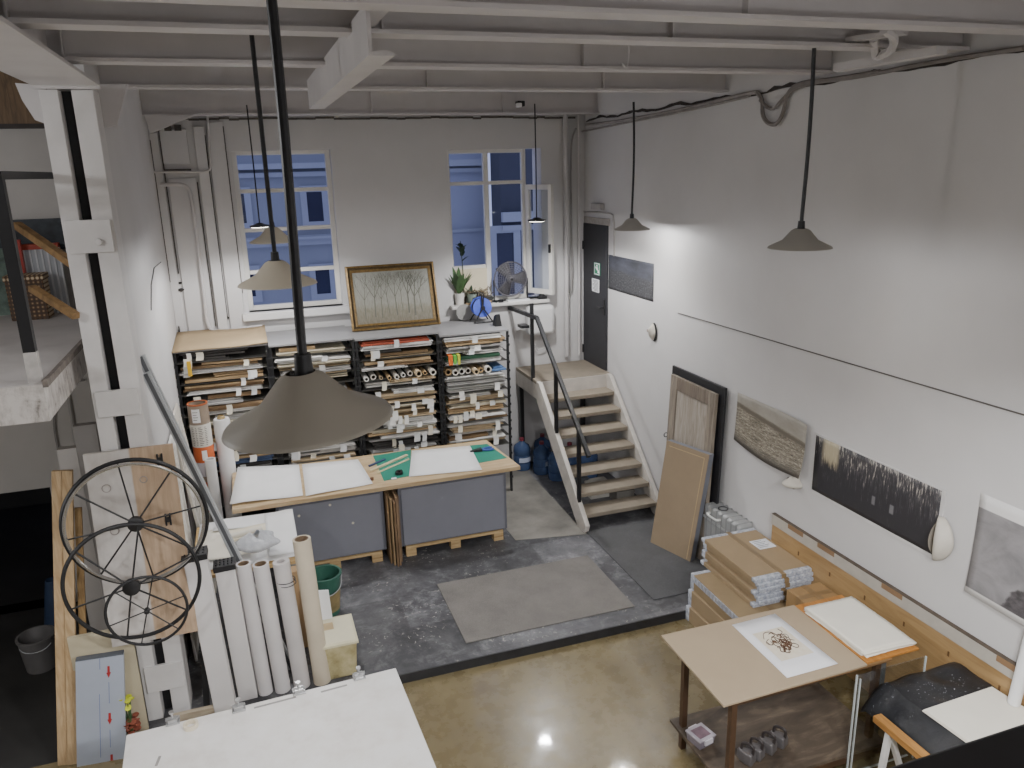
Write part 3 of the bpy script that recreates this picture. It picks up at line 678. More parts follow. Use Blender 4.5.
c_ = at(372, 480, z=DT + .002); m = MB(); m.lathe([(0, 0), (.02, 0), (.022, .03), (0, .03)], 10, 0, Matrix.Translation(c_)); solo(m, 'bottle_cap', pm('6b4a35', .5), 'small brown cap beside the creased sheet', 'cap')
c_ = at(480, 451, z=DT + .005); pl = thing('pliers', 'blue-handled pliers on the far green mat', 'pliers', c_)
for s in (-1, 1): m = MB(); m.tube(arc([(0, 0, .015), (.06, s*.03, .015), (.13, s*.05, .015), (.17, s*.03, .015)]), .014, 8); m.build('grip', pm('2f4f9a', .4), pl)
m = MB(); m.hexa([(-.13, -.012, .004), (0.02, -.04, .004), (.02, .04, .004), (-.13, .012, .004)], [(-.13, -.012, .02), (0.02, -.04, .035), (.02, .04, .035), (-.13, .012, .02)]); m.build('jaw', DKMETAL, pl)
# ---------------------------------------------------------------- staircase
SX0, SX1, LZ = 3.64, XR - .01, 1.63
sc = thing('staircase', 'steel staircase with worn wooden treads rising to the landing', 'staircase', (4.2, 8.1, DZ)); T = Matrix.Translation(-sc.location)
TREAD = pm('83796a', .7, .14, 5, bump=.1); SFACE = pm('bdb7af', .6, .12, 7)
m = MB(); m.box((SX0 - .02, 9.72, LZ - .05), (SX1, 10.6, LZ), 0, T); m.build('landing', TREAD, sc, bevel=.004)
m = MB(); m.box((SX0 + .03, 9.7, LZ - .22), (SX1, 9.72, LZ - .012), 0, T); m.build('landing_fascia', SFACE, sc)
m = MB(); m.box((SX0 - .02, 9.7, LZ - .26), (SX0 + .01, 10.6, LZ - .05), 0, T); m.build('landing_side', SFACE, sc)
for px, py in ((0, 0), (1, 0)): m = MB(); m.box((SX0 + .0 + px*1.0, 10.5, DZ), (SX0 + .06 + px*1.0, 10.56, LZ - .05), 0, T); m.build('landing_leg', DKMETAL, sc)
NT_ = 7; run = (9.7 - 8.2)/7.15; rise = (LZ - DZ)/8
for k in range(NT_):
    z = LZ - rise*(k + 1); y = 9.7 - run*(k + .95)
    m = MB(); m.box((SX0 + .03, y - .05, z - .055), (SX1 - .07, y + .25, z), 0, T); m.build('tread', TREAD, sc, bevel=.008)
ylow = 8.12
for xx, nm in ((SX0 - .03, 'stringer'), (SX1 - .07, 'stringer')):
    m = MB(); m.prism([(xx, ylow - .02, DZ), (xx, ylow + .2, DZ), (xx, 9.72, LZ - .28), (xx, 9.72, LZ), (xx, 9.62, LZ), (xx, ylow - .06, DZ + .1)], (.06, 0, 0)); m.v = [tuple(T @ Vector(p)) for p in m.v]; m.build(nm, SFACE, sc, bevel=.006)
# railing
rl = thing('stair_railing', 'black steel handrail with square posts along the staircase', 'railing', (SX0, 8.1, DZ)); T = Matrix.Translation(-rl.location); xr = SX0 - .005
P1 = at(537, 318, x=xr); P2 = at(589, 457, x=xr)
P0 = at(507, 307, z=P1.z)
m = MB(); m.bar(T @ P0, T @ P1, .05, .05); m.bar(T @ P1, T @ P2, .05, .05); m.build('handrail', BLACK, rl, bevel=.004)
def post(px, py0, py1):
    b = at(px, py1, x=xr); a = Vector((xr, b.y, b.z)); f_ = (b.y - P2.y)/(P1.y - P2.y); zt_ = P2.z + (P1.z - P2.z)*f_
    m = MB(); m.box((xr - .022, b.y - .022, b.z), (xr + .022, b.y + .022, zt_), 0, T); m.build('post', BLACK, rl)
post(533, 0, 381); post(556.5, 0, 446); post(579, 0, 505)
m = MB(); m.box((P0.x - .02, P0.y - .02, P0.z - .25), (P0.x + .02, P0.y + .02, P0.z), 0, T); m.build('post', BLACK, rl)
# bottles
t = NT('blue_water_bottle'); BOT = t.out('6078a6', .12); t.b.inputs['Transmission Weight'].default_value = .55; t.b.inputs['IOR'].default_value = 1.2
def bottle(): 
    o = thing('water_bottle', '', 'water bottle', group='water bottles under the stairs'); m = MB()
    m.lathe([(0, 0), (.12, 0), (.13, .02), (.13, .1), (.124, .115), (.13, .13), (.13, .22), (.124, .235), (.13, .25), (.13, .33), (.11, .38), (.05, .42), (.032, .44), (.032, .47), (0, .47)], 24); m.build('bottle_body', BOT, o)
    m = MB(); m.lathe([(0, .49), (.036, .49), (.036, .45), (.034, .45)], 14); m.build('bottle_cap', pm('7a2f3c', .4), o)
    m = MB(); m.lathe([(.137, .14), (.137, .21)], 12, 0, None); m.f = m.f[:5]; m.mi = m.mi[:5]; m.sm = m.sm[:5]; m.build('bottle_label', pm('c9d2e6', .5), o).rotation_euler = (0, 0, -2.2)
    return o
b0 = bottle()
for i, (x, y, lab) in enumerate(((3.62, 10.42, 'blue water bottle standing closest to the racks beside the stairs'), (3.84, 10.16, 'blue water bottle second from the racks, at the stair foot'), (3.96, 9.86, 'blue water bottle tucked behind the stair stringer'),
      (3.97, 10.47, 'blue water bottle by the wall behind the front ones'), (4.2, 9.95, 'blue water bottle seen between the middle treads'), (4.42, 9.75, 'blue water bottle far right under the stairs'))):
    o = b0 if i == 0 else copy_tree(b0); o.location = (x, y, DZ + .001); o['label'] = lab; o.rotation_euler = (0, 0, i*.7)
for i, (x, y, w_, h_, c_, lab) in enumerate(((4.25, 9.1, .3, .2, 'b0aca4', 'pale box under the lower treads'), (4.5, 8.85, .26, .16, '77736c', 'grey box under the bottom treads near the wall'), (4.05, 9.3, .2, .24, '46484c', 'dark box under the middle treads'))):
    m = MB(); m.box((x - w_/2, y - .12, DZ), (x + w_/2, y + .12, DZ + h_)); m.box((x - w_/2 - .006, y - .126, DZ + h_ - .03), (x + w_/2 + .006, y + .126, DZ + h_ + .004)); solo(m, 'storage_box', pm(c_, .6, .1, 5), lab, 'box', bevel=.006)
# ================================================================ FLOOR MATS
def mat_on(pxs, z, name, mat, label):
    P_ = [at(*p, z=z) for p in pxs]; m = MB(); m.prism(P_, (0, 0, .012)); return solo(m, name, mat, label, 'mat', bevel=.003)
t = NT('grey_mat'); v = t.coord('Object'); n1 = t.noise(v, 3, 6, .6); n2 = t.noise(v, 160, 2)
GM = t.out(t.mix(.3, t.ramp(n1, [(.3, '5f5c58'), (.7, '77736e')]), t.ramp(n2, [(.4, '575451'), (.6, '85817b')])), .9, n2, .15)
t = NT('dark_mat'); v = t.coord('Object'); n1 = t.noise(v, 3, 6, .6); n2 = t.noise(v, 160, 2)
DM = t.out(t.mix(.3, t.ramp(n1, [(.3, '38383a'), (.7, '4c4c4e')]), t.ramp(n2, [(.4, '333334'), (.6, '6b6b6b')])), .9, n2, .15)
m = MB(); m.box((1.6, 6.36, DZ + .001), (3.4, 7.54, DZ + .012)); solo(m, 'floor_mat', GM, 'large grey rubber mat on the dark floor before the cabinets', 'mat', bevel=.004)
m = MB(); m.box((3.64, 6.4, DZ + .001), (4.62, 8.1, DZ + .012)); solo(m, 'floor_mat', DM, 'dark mat at the foot of the stairs', 'mat', bevel=.004)
# ================================================================ RIGHT WALL
def wallgrid(m, y0, y1, z0, z1, off=.006, curl=0, cb=.0, dz0=0, nx=16, ny=12):
    """sheet hanging on the right wall; u runs from far (y0) to near (y1)"""
    m.grid(lambda u, v: (XR - off - curl*(1 - v)**3*(.4 + .6*u) - cb*u**4, y0 + (y1 - y0)*u, z0 + dz0*math.sin(u*PI)*(1 - v) + (z1 - z0)*v), nx, ny); return m
def img(name): t = NT(name); v = t.coord('UV'); s = t.sep(v); return t, v, s[0], s[1]
# print by the door
t, v, U, V = img('print_hillside'); n1 = t.noise(t.coord('UV', (1.4, .7, 1)), 30, 5, .8); n2 = t.noise(v, 4, 4, .6)
low = t.ramp(n1, [(.4, '1e1e20'), (.58, '454548'), (.75, '98989c')]); hi = t.ramp(n2, [(.3, '2a2b30'), (.7, '484a55')])
edge = t.math('SUBTRACT', V, t.math('ADD', t.math('MULTIPLY', n2, .3), t.math('MULTIPLY', U, -.1)))
c = t.mix(t.ramp(edge, [(.42, 0.), (.5, 1.)]), low, hi)
P1M = t.out(c, .6)
solo(wallgrid(MB(), 9.82, 8.55, at(654, 302, x=XR).z, at(655, 264, x=XR).z), 'art_print', P1M, 'small dark hillside print hung right beside the door', 'print', solid=.002)
# sepia field
t, v, U, V = img('print_field'); n1 = t.noise(t.coord('UV', (1, 2.2, 1)), 26, 6, .8); n2 = t.noise(v, 3, 4, .6)
hor = t.math('SUBTRACT', V, t.math('MULTIPLY_ADD', U, -.18)); hor.node.inputs[2].default_value = .78; hor = t.math('ADD', t.math('SUBTRACT', V, .8), t.math('MULTIPLY', U, .16))
sky = t.ramp(n2, [(.3, '837d72'), (.7, 'a19c92')]); n5 = t.noise(t.coord('UV', (1, 5, 1)), 5, 5, .7); fld = t.ramp(t.math('ADD', t.math('MULTIPLY', n1, .6), t.math('MULTIPLY', n5, .4)), [(.38, '2f2a22'), (.5, '776f60'), (.6, 'b3ac9c')])
hill = t.ramp(t.math('ADD', hor, t.math('MULTIPLY', n2, .06)), [(-.0, 0.), (.03, 1.), (.07, 1.), (.1, 0.)])
c = t.mix(t.ramp(hor, [(.0, 0.), (.02, 1.)]), fld, sky); c = t.mix(t.ramp(t.math('ADD', hor, .1), [(.0, 0.), (.04, 1.), (.08, 1.), (.13, 0.)]), c, '5b5347'); 
bot = t.ramp(t.math('ADD', V, t.math('MULTIPLY', n1, .12)), [(.1, 1.), (.26, 0.)]); c = t.mix(bot, c, '4b463f')
P2M = t.out(c, .7)
y0, y1 = 6.70, 5.54
solo(wallgrid(MB(), y0, y1, 1.62, 2.14, .006, .05, .06, -.06), 'art_print', P2M, 'sepia field landscape print with curling lower edge on the right wall', 'print', solid=.002)
# dark forest
t, v, U, V = img('print_dark_forest'); n1 = t.noise(t.coord('UV', (46, 2.2, 1)), 2, 5, .7); n2 = t.noise(t.coord('UV', (14, 1.2, 1)), 2, 4, .6); n3 = t.noise(v, 3, 3)
lev = t.math('ADD', t.math('MULTIPLY', V, .75), t.math('MULTIPLY', n1, .75)); lev = t.math('ADD', lev, t.math('MULTIPLY', n2, .35))
c = t.ramp(lev, [(.86, '232226'), (1.0, '3d3c40'), (1.1, '77736e'), (1.22, 'b2ada4')])
lev2 = t.math('ADD', n1, t.math('ADD', t.math('MULTIPLY', V, .3), t.math('MULTIPLY', n2, .3))); c = t.ramp(lev2, [(.80, '252428'), (.92, '3b393d'), (1.0, '736f6b'), (1.08, 'b0aaa0')])
pat = t.math('MULTIPLY', t.math('MULTIPLY', t.ramp(U, [(.06, 0.), (.1, 1.), (.2, 1.), (.23, 0.)]), t.ramp(t.math('ADD', V, t.math('MULTIPLY', n1, .5)), [(.78, 0.), (.95, 1.)])), .85)
c = t.mix(pat, c, 'b5a98c')
win = t.math('MULTIPLY', t.ramp(V, [(.28, 0.), (.3, 1.), (.42, 1.), (.44, 0.)], 'LINEAR'), t.math('ADD', t.ramp(U, [(.52, 0.), (.525, 1.), (.545, 1.), (.55, 0.)]), t.ramp(U, [(.66, 0.), (.665, 1.), (.69, 1.), (.695, 0.)])))
c = t.mix(win, c, '6b6a6c')
P3M = t.out(c, .5)
pr3 = thing('art_print', 'long dark forest print streaked with pale drips on the right wall', 'print', (XR, 4.78, 1.53))
T = Matrix.Translation(-pr3.location); m = wallgrid(MB(), 5.47, 4.09, 1.53, 2.06, .014); m.v = [tuple(T @ Vector(p)) for p in m.v]; m.build('print_sheet', P3M, pr3, solid=.002)
m = MB(); m.box((XR - .012, 4.06, 1.50), (XR - .001, 5.48, 2.07), 0, T); m.build('backing_board', pm('c8c6c4', .6), pr3)
# grey wash
t, v, U, V = img('print_grey_wash'); n1 = t.noise(v, 3.2, 6, .6, .5); n2 = t.noise(v, 14, 5, .7)
c = t.ramp(n1, [(.3, '6b696b'), (.7, '989596')]); rock = t.ramp(n2, [(.35, '2c292b'), (.65, '585456')])
d_ = t.math('SUBTRACT', t.math('ADD', U, t.math('MULTIPLY', n1, .25)), t.math('MULTIPLY', V, .6)); c = t.mix(t.ramp(d_, [(.34, 0.), (.36, 1.)]), c, rock)
spk = t.noise(v, 22, 1); c = t.mix(t.ramp(spk, [(.78, 0.), (.8, 1.)]), c, '3a3638')
marg = t.ramp(V, [(.0, 1.), (.05, 1.), (.055, 0.), (.86, 0.), (.865, 1.)]); c = t.mix(marg, c, 'dddbd9')
P4M = t.out(c, .6)
solo(wallgrid(MB(), 3.78, 2.75, 1.40, 2.17, .006, .06, 0), 'art_print', P4M, 'grey ink-wash print with white margins at the right edge', 'print', solid=.002)
# small casts on the wall
def blob(name, label, cat, c_, r, mats, fn, nu=20, nv=14):
    m = MB(); m.grid(lambda u, v: fn(u, v), nu, nv); return solo(m, name, mats, label, cat, solid=.008)
PLA = pm('c4beb2', .6, .08, 8, bump=.05)
p = at(655, 332, x=XR); o = thing('wall_mask', 'small cream face-like plaster cast on dark oval near the door', 'plaster cast', (XR, p.y, p.z - .12))
m = MB(); Mo = Matrix.Translation((-.012, 0, .12)) @ Matrix.Rotation(-PI/2, 4, 'Y')
m.lathe([(0, .012), (.085, .012), (.09, 0), (0, -.01)], 24, 0, Mo @ Matrix.Diagonal((1.3, .8, 1, 1))); m.build('oval_back', BLACKM, o)
m = MB(); m.grid(lambda u, v: (-.02 - .06*math.sin(PI*u)*math.sin(PI*v)*(1 + .4*math.sin(9*u)*math.sin(7*v)), .075*(1 - 2*u)*math.sin(PI*(.1 + .8*v)) + .02, .12 + .11*(2*v - 1)), 14, 14); m.build('cast', PLA, o)
m = MB(); m.lathe([(0, .02), (.018, .016), (.02, 0)], 10, 0, Matrix.Translation((-.075, .03, .14)) @ Matrix.Rotation(-PI/2, 4, 'Y')); m.build('eye', pm('6a3d2c', .5), o)
# plaster nose with ribbed bits
p = at(797, 482, x=XR); o = thing('plaster_nose', 'white plaster nose fragment hung under the sepia print corner', 'plaster cast', (XR, p.y, p.z - .06))
m = MB()
def nose(u, v):
    t_ = 2*u - 1; g = math.exp(-((v - .27)/.2)**2); g2 = math.exp(-((v - .2)/.16)**2)
    p_ = (.035 + .1*g + .03*(1 - v))*min(1, v/.1)**.6*(1 - .75*v**6); w_ = (.035 + .055*g2)*min(1, .35 + v/.12)
    return (-.006 - p_*max(0, 1 - t_*t_)**.6, -w_*t_, .24*v)
m.grid(nose, 18, 22); m.build('nose', PLA, o)
m = MB()
for s in (-1, 1): m.lathe([(0, .01), (.018, .004), (.022, -.006)], 12, 0, Matrix.Translation((-.06, s*.055 + .012, .035)) @ Matrix.Rotation(-1.2*s, 4, 'X') @ Matrix.Diagonal((1.3, 1, 1, 1)))
m.lathe([(0, .012), (.02, .01), (.026, -.01)], 12, 0, Matrix.Translation((-.062, .058, .075)) @ Matrix.Rotation(-1.0, 4, 'Y') @ Matrix.Rotation(-.7, 4, 'X')); m.build('nostril', pm('3b3835', .7, .1, 8), o)
p = at(945, 540, x=XR); o = thing('plaster_ear', 'cream half-shell plaster form at the lower right corner of the dark forest print', 'plaster cast', (XR, p.y, p.z - .18))
m = MB(); m.grid(lambda u, v: (-.008 - .10*math.sin(PI*u*.97 + .06)**.8*math.sin(PI*(.03 + .94*v))**.5, .06 - .15*math.sin(PI*(.03 + .94*v))**.6*u, .36*v), 16, 18); m.build('shell', PLA, o, solid=.006)
m = MB(); m.grid(lambda u, v: (-.012 - .095*(.15 + .85*u)*math.sin(PI*v)**.6, .066 - .012*u, .03 + .30*v), 5, 14); m.build('hollow', pm('8c857a', .7, .1, 8), o)
# boards leaning on the right wall
def lean(yA, yB, zA_, x_bot, x_top, h, th, name, mats, label, cat, z0=DZ, extra=None, parts=None, skew=0):
    """rectangular panel standing on the floor with its top against the wall side"""
    o = thing(name, label, cat, (x_bot, (yA + yB)/2, z0)); W_ = abs(yA - yB)
    M_ = Matrix.Rotation(math.atan2(x_top - x_bot, h), 4, 'Y')
    return o, W_, math.hypot(h, x_top - x_bot), M_
o, W_, H_, M_ = lean(7.95, 6.85, 0, 4.66, 4.72, 2.06, .03, 'black_board', None, 'tall black panel standing flat against the right wall', 'panel')
m = MB(); m.box((-.03, -W_/2, 0), (0, W_/2, H_), 0, M_); m.build('panel_sheet', pm('1a1a1d', .5, .15, 4), o, bevel=.004)
GW = wood('8d8274', '5f564b', .7, (9, 9, 1), 2.2); GWD = wood('75695c', '4d443a', .7, (9, 9, 1), 2.2)
o = thing('wooden_door_panel', 'weathered grey-brown wooden door leaf leaning before the black panel', 'door leaf', (4.56, 7.40, DZ)); W_, H_ = .94, 1.98; M_ = Matrix.Rotation(.045, 4, 'Y')
for a, b in (((-W_/2, 0), (-W_/2 + .14, H_)), ((W_/2 - .14, 0), (W_/2, H_))): m = MB(); m.box((-.02, a[0], a[1]), (.02, b[0], b[1]), 0, M_); m.build('stile', GW, o, bevel=.004)
for z0, z1 in ((0, .2), (H_ - .16, H_), (.9, 1.02)): m = MB(); m.box((-.019, -W_/2 + .14, z0), (.019, W_/2 - .14, z1), 0, M_); m.build('rail', GWD, o, bevel=.004)
m = MB(); m.box((-.006, -W_/2 + .13, .1), (.008, W_/2 - .13, H_ - .1), 0, M_); m.build('door_panel', wood('a59c90', '7a7063', .7, (11, 11, 1), 2.4), o)
m = MB(); m.torus((.03, W_/2 + .012, 1.22), .026, .006, 'y', 14, 5); m.build('ring_handle', DKMETAL, o)
b0_, b1_ = Vector((4.24, 7.54, DZ)), Vector((4.41, 6.98, DZ)); t0, t1 = Vector((4.39, 7.45, 1.44)), Vector((4.53, 6.90, 1.37))
o = thing('canvas_panel', 'tan cardboard-faced stretched canvas leaning against the wooden door leaf', 'canvas', (b0_ + b1_)/2); T = -o.location
ax = (b1_ - b0_).normalized(); L_ = (b1_ - b0_).length; up = ((t0 + t1)/2 - (b0_ + b1_)/2); H_ = up.length; up.normalize(); nn = up.cross(ax).normalized(); nn = nn if nn.x < 0 else -nn
L_ = .62
def cp(u, w_, n): return ax*(u - .5)*L_ + up*w_*H_ + nn*n
def cbox(m, u0, u1, w0, w1, n0, n1, mi=0): m.hexa([cp(u0, w0, n0), cp(u1, w0, n0), cp(u1, w0, n1), cp(u0, w0, n1)], [cp(u0, w1, n0), cp(u1, w1, n0), cp(u1, w1, n1), cp(u0, w1, n1)], mi)
m = MB(); cbox(m, 0, 1, 0, 1, -.075, -.004); m.build('stretcher_frame', pm('6f727a', .6, .15, 5), o)
m = MB(); cbox(m, 0, 1, 0, 1, -.004, .004); m.build('cardboard_face', pm('8f7d65', .8, .06, 4), o)
m = MB(); cbox(m, .08, .92, .955, .961, .003, .006); cbox(m, .906, .92, 0.02, .955, .003, .006); m.build('gold_line', pm('b8a078', .6), o)
# silver suitcase
sz = .62; o = thing('suitcase', 'silver ribbed metal suitcase standing against the right wall', 'suitcase', (4.645, 6.61, DZ)); o.rotation_euler = (0, 0, 0)
SIL = pm('9b9c9b', .4, .08, 8, metal=.2)
m = MB(); m.box((-.095, -.33, .0), (.095, .33, .73)); m.build('shell', SIL, o, bevel=.03)
m = MB()
for k in range(7): m.box((-.099, -.29 + k*.09, .03), (.099, -.275 + k*.09, .732))
m.build('ribs', pm('8b8c8b', .4, .08, 8, metal=.2), o)
m = MB(); m.box((-.098, -.332, .56), (.098, .332, .585)); m.build('seam', pm('c7c8c7', .3, .05, 5, metal=.6), o)
m = MB(); m.tube(arc([(-.1, .2, .66), (-.15, .2, .66), (-.15, -.0, .66), (-.1, -.0, .66)]), .014, 8); m.build('handle', pm('c9cac6', .4), o)
m = MB(); m.torus((.0, .1, .736), .05, .006, 'z', 20, 5); m.build('top_handle', DKMETAL, o)
# stack of flat cardboard boxes
KB = pm('927d5f', .7, .07, 4); KB2 = pm('8a7657', .7, .08, 4); FILM = None
t = NT('bubble_film'); v = t.coord('Object'); n1 = t.noise(v, 24, 5, .7); FILM = t.out(t.ramp(n1, [(.35, '8a8f9c'), (.55, 'b9bdc6'), (.7, 'e2e4e8')]), .25, n1, .4)
TAPE = pm('7d684a', .35, .06, 4)
def flatbox(x0, x1, y0, y1, z0, z1, rz, label, top=False, strip=False):
    cx, cy = (x0 + x1)/2, (y0 + y1)/2; w_, d_ = (x1 - x0)/2, (y1 - y0)/2; h_ = z1 - z0
    o = thing('flat_carton', label, 'carton', (cx, cy, z0), rz, 'stacked flat cartons')
    m = MB(); m.box((-w_, -d_ + .02, 0), (w_, d_ - .02, h_ - .002)); m.build('carton_body', KB if not strip else KB2, o, bevel=.004)
    for s in (-1, 1): m = MB(); m.box((-w_ - .006, s*d_ - s*.06, .001), (w_ + .006, s*d_, h_ - .001)); m.build('bubble_wrap', FILM, o, bevel=.008)
    m = MB(); m.box((-.025, -d_ - .003, -.0005), (.025, d_ + .003, h_ + .0005)); m.build('packing_tape', TAPE, o)
    if top:
        m = MB(); m.box((.08, .02, h_ - .001), (.27, .2, h_ + .002), 0)
        for k in range(5): m.box((.1, .05 + k*.03, h_ + .002), (.2 + .03*(k % 2), .058 + k*.03, h_ + .003), 1)
        m.build('address_label', [pm('e4e6ec', .6), pm('70757f', .7)], o)
    if strip:
        m = MB(); m.box((-w_ - .004, -d_ + .03, h_*.55), (-w_ + .001, d_ - .03, h_*.93))
        for k in range(12): m.box((-w_ - .005, -d_ + .06 + k*.062, h_*.6), (-w_ - .0035, -d_ + .09 + k*.062, h_*.88), 1)
        m.build('film_strip', [FILM, pm('8f8f92', .5)], o)
    return o
zz = 0
for k, h_ in enumerate((.16, .17, .17)):
    flatbox(3.86 + .015*k, 4.6, 5.2, 6.12, zz, zz + h_, .03*(1 - k), f'{["lowest", "second from the floor", "third from the floor"][k]} of the big flat cartons under the stack', strip=(k == 2)); zz += h_
for k in range(7):
    h_ = .042; flatbox(4.09 + .016*((k*2) % 3), 4.70 + .008*(k % 2), 5.34 - .016*((k*2) % 3), 6.26 - .02*(k % 2), zz, zz + h_, .012*((k % 3) - 1), f'{["lowest", "second", "third", "fourth", "fifth", "sixth", "topmost"][k]} thin carton of the upper stack' + (' with a white address label' if k == 6 else ', counting upward'), top=(k == 6)); zz += h_
m = MB(); m.box((4.3, 4.86, 0), (4.66, 5.18, .74)); o = thing('cardboard_box', 'plain brown box between the carton stack and the print table', 'box', (4.48, 5.02, 0)); m.v = [tuple(Vector(p) - o.location) for p in m.v]; m.build('box_body', pm('8e7048', .7, .1, 4), o, bevel=.005)
m = MB(); m.box((-.181, -.03, .2), (.181, .03, .7415)); m.box((-.03, -.161, 0.1), (.03, .161, .742)); m.build('packing_tape', pm('7c6240', .4), o)
# plywood wainscot boards along the right wall
PLYW = wood('a28357', '896b42', .55, (4, 1, 9), 1.6)
o = thing('plywood_board', 'long orange plywood board standing along the right wall, grey strip on top', 'panel', (4.71, 4.0, 0))
m = MB(); m.box((0, -2.2, 0), (.03, 1.96, .97)); m.build('plywood_sheet', PLYW, o)
m = MB(); m.box((-.004, -2.2, .965), (.034, 1.97, 1.075)); m.build('top_strip', pm('aca69c', .6, .1, 6), o)
m = MB(); m.box((-.005, -2.2, 1.074), (.035, 1.972, 1.08)); m.build('strip_edge', pm('4a3f34', .7, .3, 20), o)
for y in (1.72, 1.3, .52, -.55): m = MB(); m.box((-.006, y - .22, 1.03), (.0, y, 1.077)); m.build('brown_tape', pm('82664a', .5), o)
m = MB()
for k in range(9): m.box((-.003, -1.9 + k*.43, .82), (.001, -1.885 + k*.43, .86))
m.build('knots', pm('5a3d1e', .7), o)
# ---- print table
PT = .905; o = thing('print_table', 'steel-legged work table with a low shelf by the right wall', 'table', (3.5, 4.25, 0)); T = Matrix.Translation(-o.location)
STL = pm('4a3626', .5, .2, 6, metal=.3)
m = MB(); m.box((2.80, 3.86, PT - .02), (4.2, 4.68, PT), 0, T); m.build('tabletop', wood('8a6a44', '5c4328', .5), o)
for x, y in ((2.86, 3.90), (2.86, 4.52), (4.12, 3.92), (4.12, 4.6)): m = MB(); m.box((x - .022, y - .022, 0), (x + .022, y + .022, PT - .02), 0, T); m.build('leg', STL, o)
for a, b in (((2.86, 3.9), (4.12, 3.92)), ((2.86, 4.52), (4.12, 4.6))): m = MB(); m.bar(T @ Vector((*a, PT - .045)), T @ Vector((*b, PT - .045)), .03, .04); m.build('apron', STL, o)
t = NT('dusty_shelf'); v = t.coord('Object', (1, 3, 1)); n1 = t.noise(v, 2.4, 6, .65, .6)
m = MB(); m.box((2.80, 3.82, .18), (4.2, 4.62, .205), 0, T); m.build('low_shelf', t.out(t.ramp(n1, [(.3, '2c241d'), (.55, '4a3f33'), (.72, '6b5d4d')]), .6), o)
m = MB(); m.box((2.82, 3.815, .13), (4.2, 3.84, .18), 0, T); m.build('shelf_rail', STL, o)
m = MB(); m.prism([(2.735, 3.83, 0), (3.96, 3.85, 0), (3.985, 4.70, 0), (2.75, 4.71, 0)], (0, 0, .018)); m.v = [(x, y, z + PT + .001) for x, y, z in m.v]
solo(m, 'cardboard_sheet', [pm('a18f76', .75, .05, 3, bump=.03)], 'large tan board lying over the print table', 'board', bevel=.003)
m = MB(); m.box((3.975, 3.87, PT + .001), (4.46, 4.69, PT + .018)); solo(m, 'wooden_board', wood('b5772f', '8c5a20', .45, (8, 1.5, 8), 2), 'orange wooden board lying under the paper pile', 'board', bevel=.003)
z_ = PT + .0195
pz = [at(*p_, z=z_ + .002) for p_ in ((732, 625), (775, 614), (838, 664), (787, 678))]
o = thing('drawing_sheet', 'white sheet with a brown figure drawing on the tan board', 'drawing', (pz[0] + pz[2])/2)
t = NT('drawing_paper'); v = t.coord('UV'); n1 = t.noise(v, 8, 5, .6); PAPC = t.out(t.ramp(n1, [(.3, 'd9cdb6'), (.7, 'e4dccb')]), .8)
def dq(u, v, h=0): return pz[0].lerp(pz[1], u).lerp(pz[3].lerp(pz[2], u), v) + Vector((0, 0, h)) - o.location
m = MB(); m.grid(lambda u, v: dq(u, v, .001 + .002*u*u), 6, 6); m.build('sheet', pm('e9e9ec', .8, .02, 4), o, solid=.0015)
m = MB(); m.grid(lambda u, v: dq(.18 + .66*u, .24 + .52*v, .0045), 4, 4); m.build('image_area', PAPC, o)
m = MB(); rr = random.Random(4)
def stroke(pts, r=.0035): m.tube(arc([dq(.18 + .66*u, .24 + .52*v, .006) for u, v in pts], 2), r, 4)
stroke([(.15, .25), (.3, .05), (.55, .08), (.6, .25)], .003); stroke([(.6, .25), (.85, .2), (.8, .05)], .003)
for k in range(46):
    u, v_ = .5 + rr.gauss(0, .13), .48 + rr.gauss(0, .17); a = rr.uniform(0, 6.3); s_ = rr.uniform(.04, .14)
    stroke([(u, v_), (u + s_*math.cos(a), v_ + s_*math.sin(a)), (u + s_*math.cos(a + .9)*1.5, v_ + s_*math.sin(a + .9)*1.4), (u + s_*math.cos(a + 2), v_ + s_*math.sin(a + 2))], rr.uniform(.0015, .0038))
for cx_, cy_, r_ in ((.68, .42, .13), (.42, .36, .1), (.5, .62, .12)): stroke([(cx_ + r_*math.cos(q_*.7), cy_ + r_*math.sin(q_*.7)) for q_ in range(10)], .003)
m.build('figure_drawing', pm('4d3320', .8, .2, 20), o)
# thick pile of white handmade paper: deckled leaves, overhanging the table corner
rr = random.Random(8)
for k in range(7):
    dx, dy, da = rr.uniform(-.015, .015), rr.uniform(-.02, .02), rr.uniform(-.03, .03); m = MB(); cx_, cy_ = 4.24 + dx, 4.25 + dy; ph = rr.uniform(0, 6)
    def pf(u, v):
        x = (u - .5)*.47*(1 + .006*math.sin(v*40 + ph)); y = (v - .5)*.66*(1 + .006*math.sin(u*35 + ph)); s_ = .004*math.sin(u*6 + ph)*math.sin(v*5)
        return (cx_ + x*math.cos(da) - y*math.sin(da), cy_ + x*math.sin(da) + y*math.cos(da), PT + .022 + k*.006 + s_*.3 - .012*max(0, u - .6)*max(0, .4 - v)*6)
    m.grid(pf, 14, 18)
    solo(m, 'paper_sheet', CREAM, f'{["lowest", "second", "third", "fourth", "fifth", "sixth", "topmost"][k]} white deckle-edged sheet of the paper pile on the orange board', 'paper', 'deckle-edged paper pile', solid=.004)
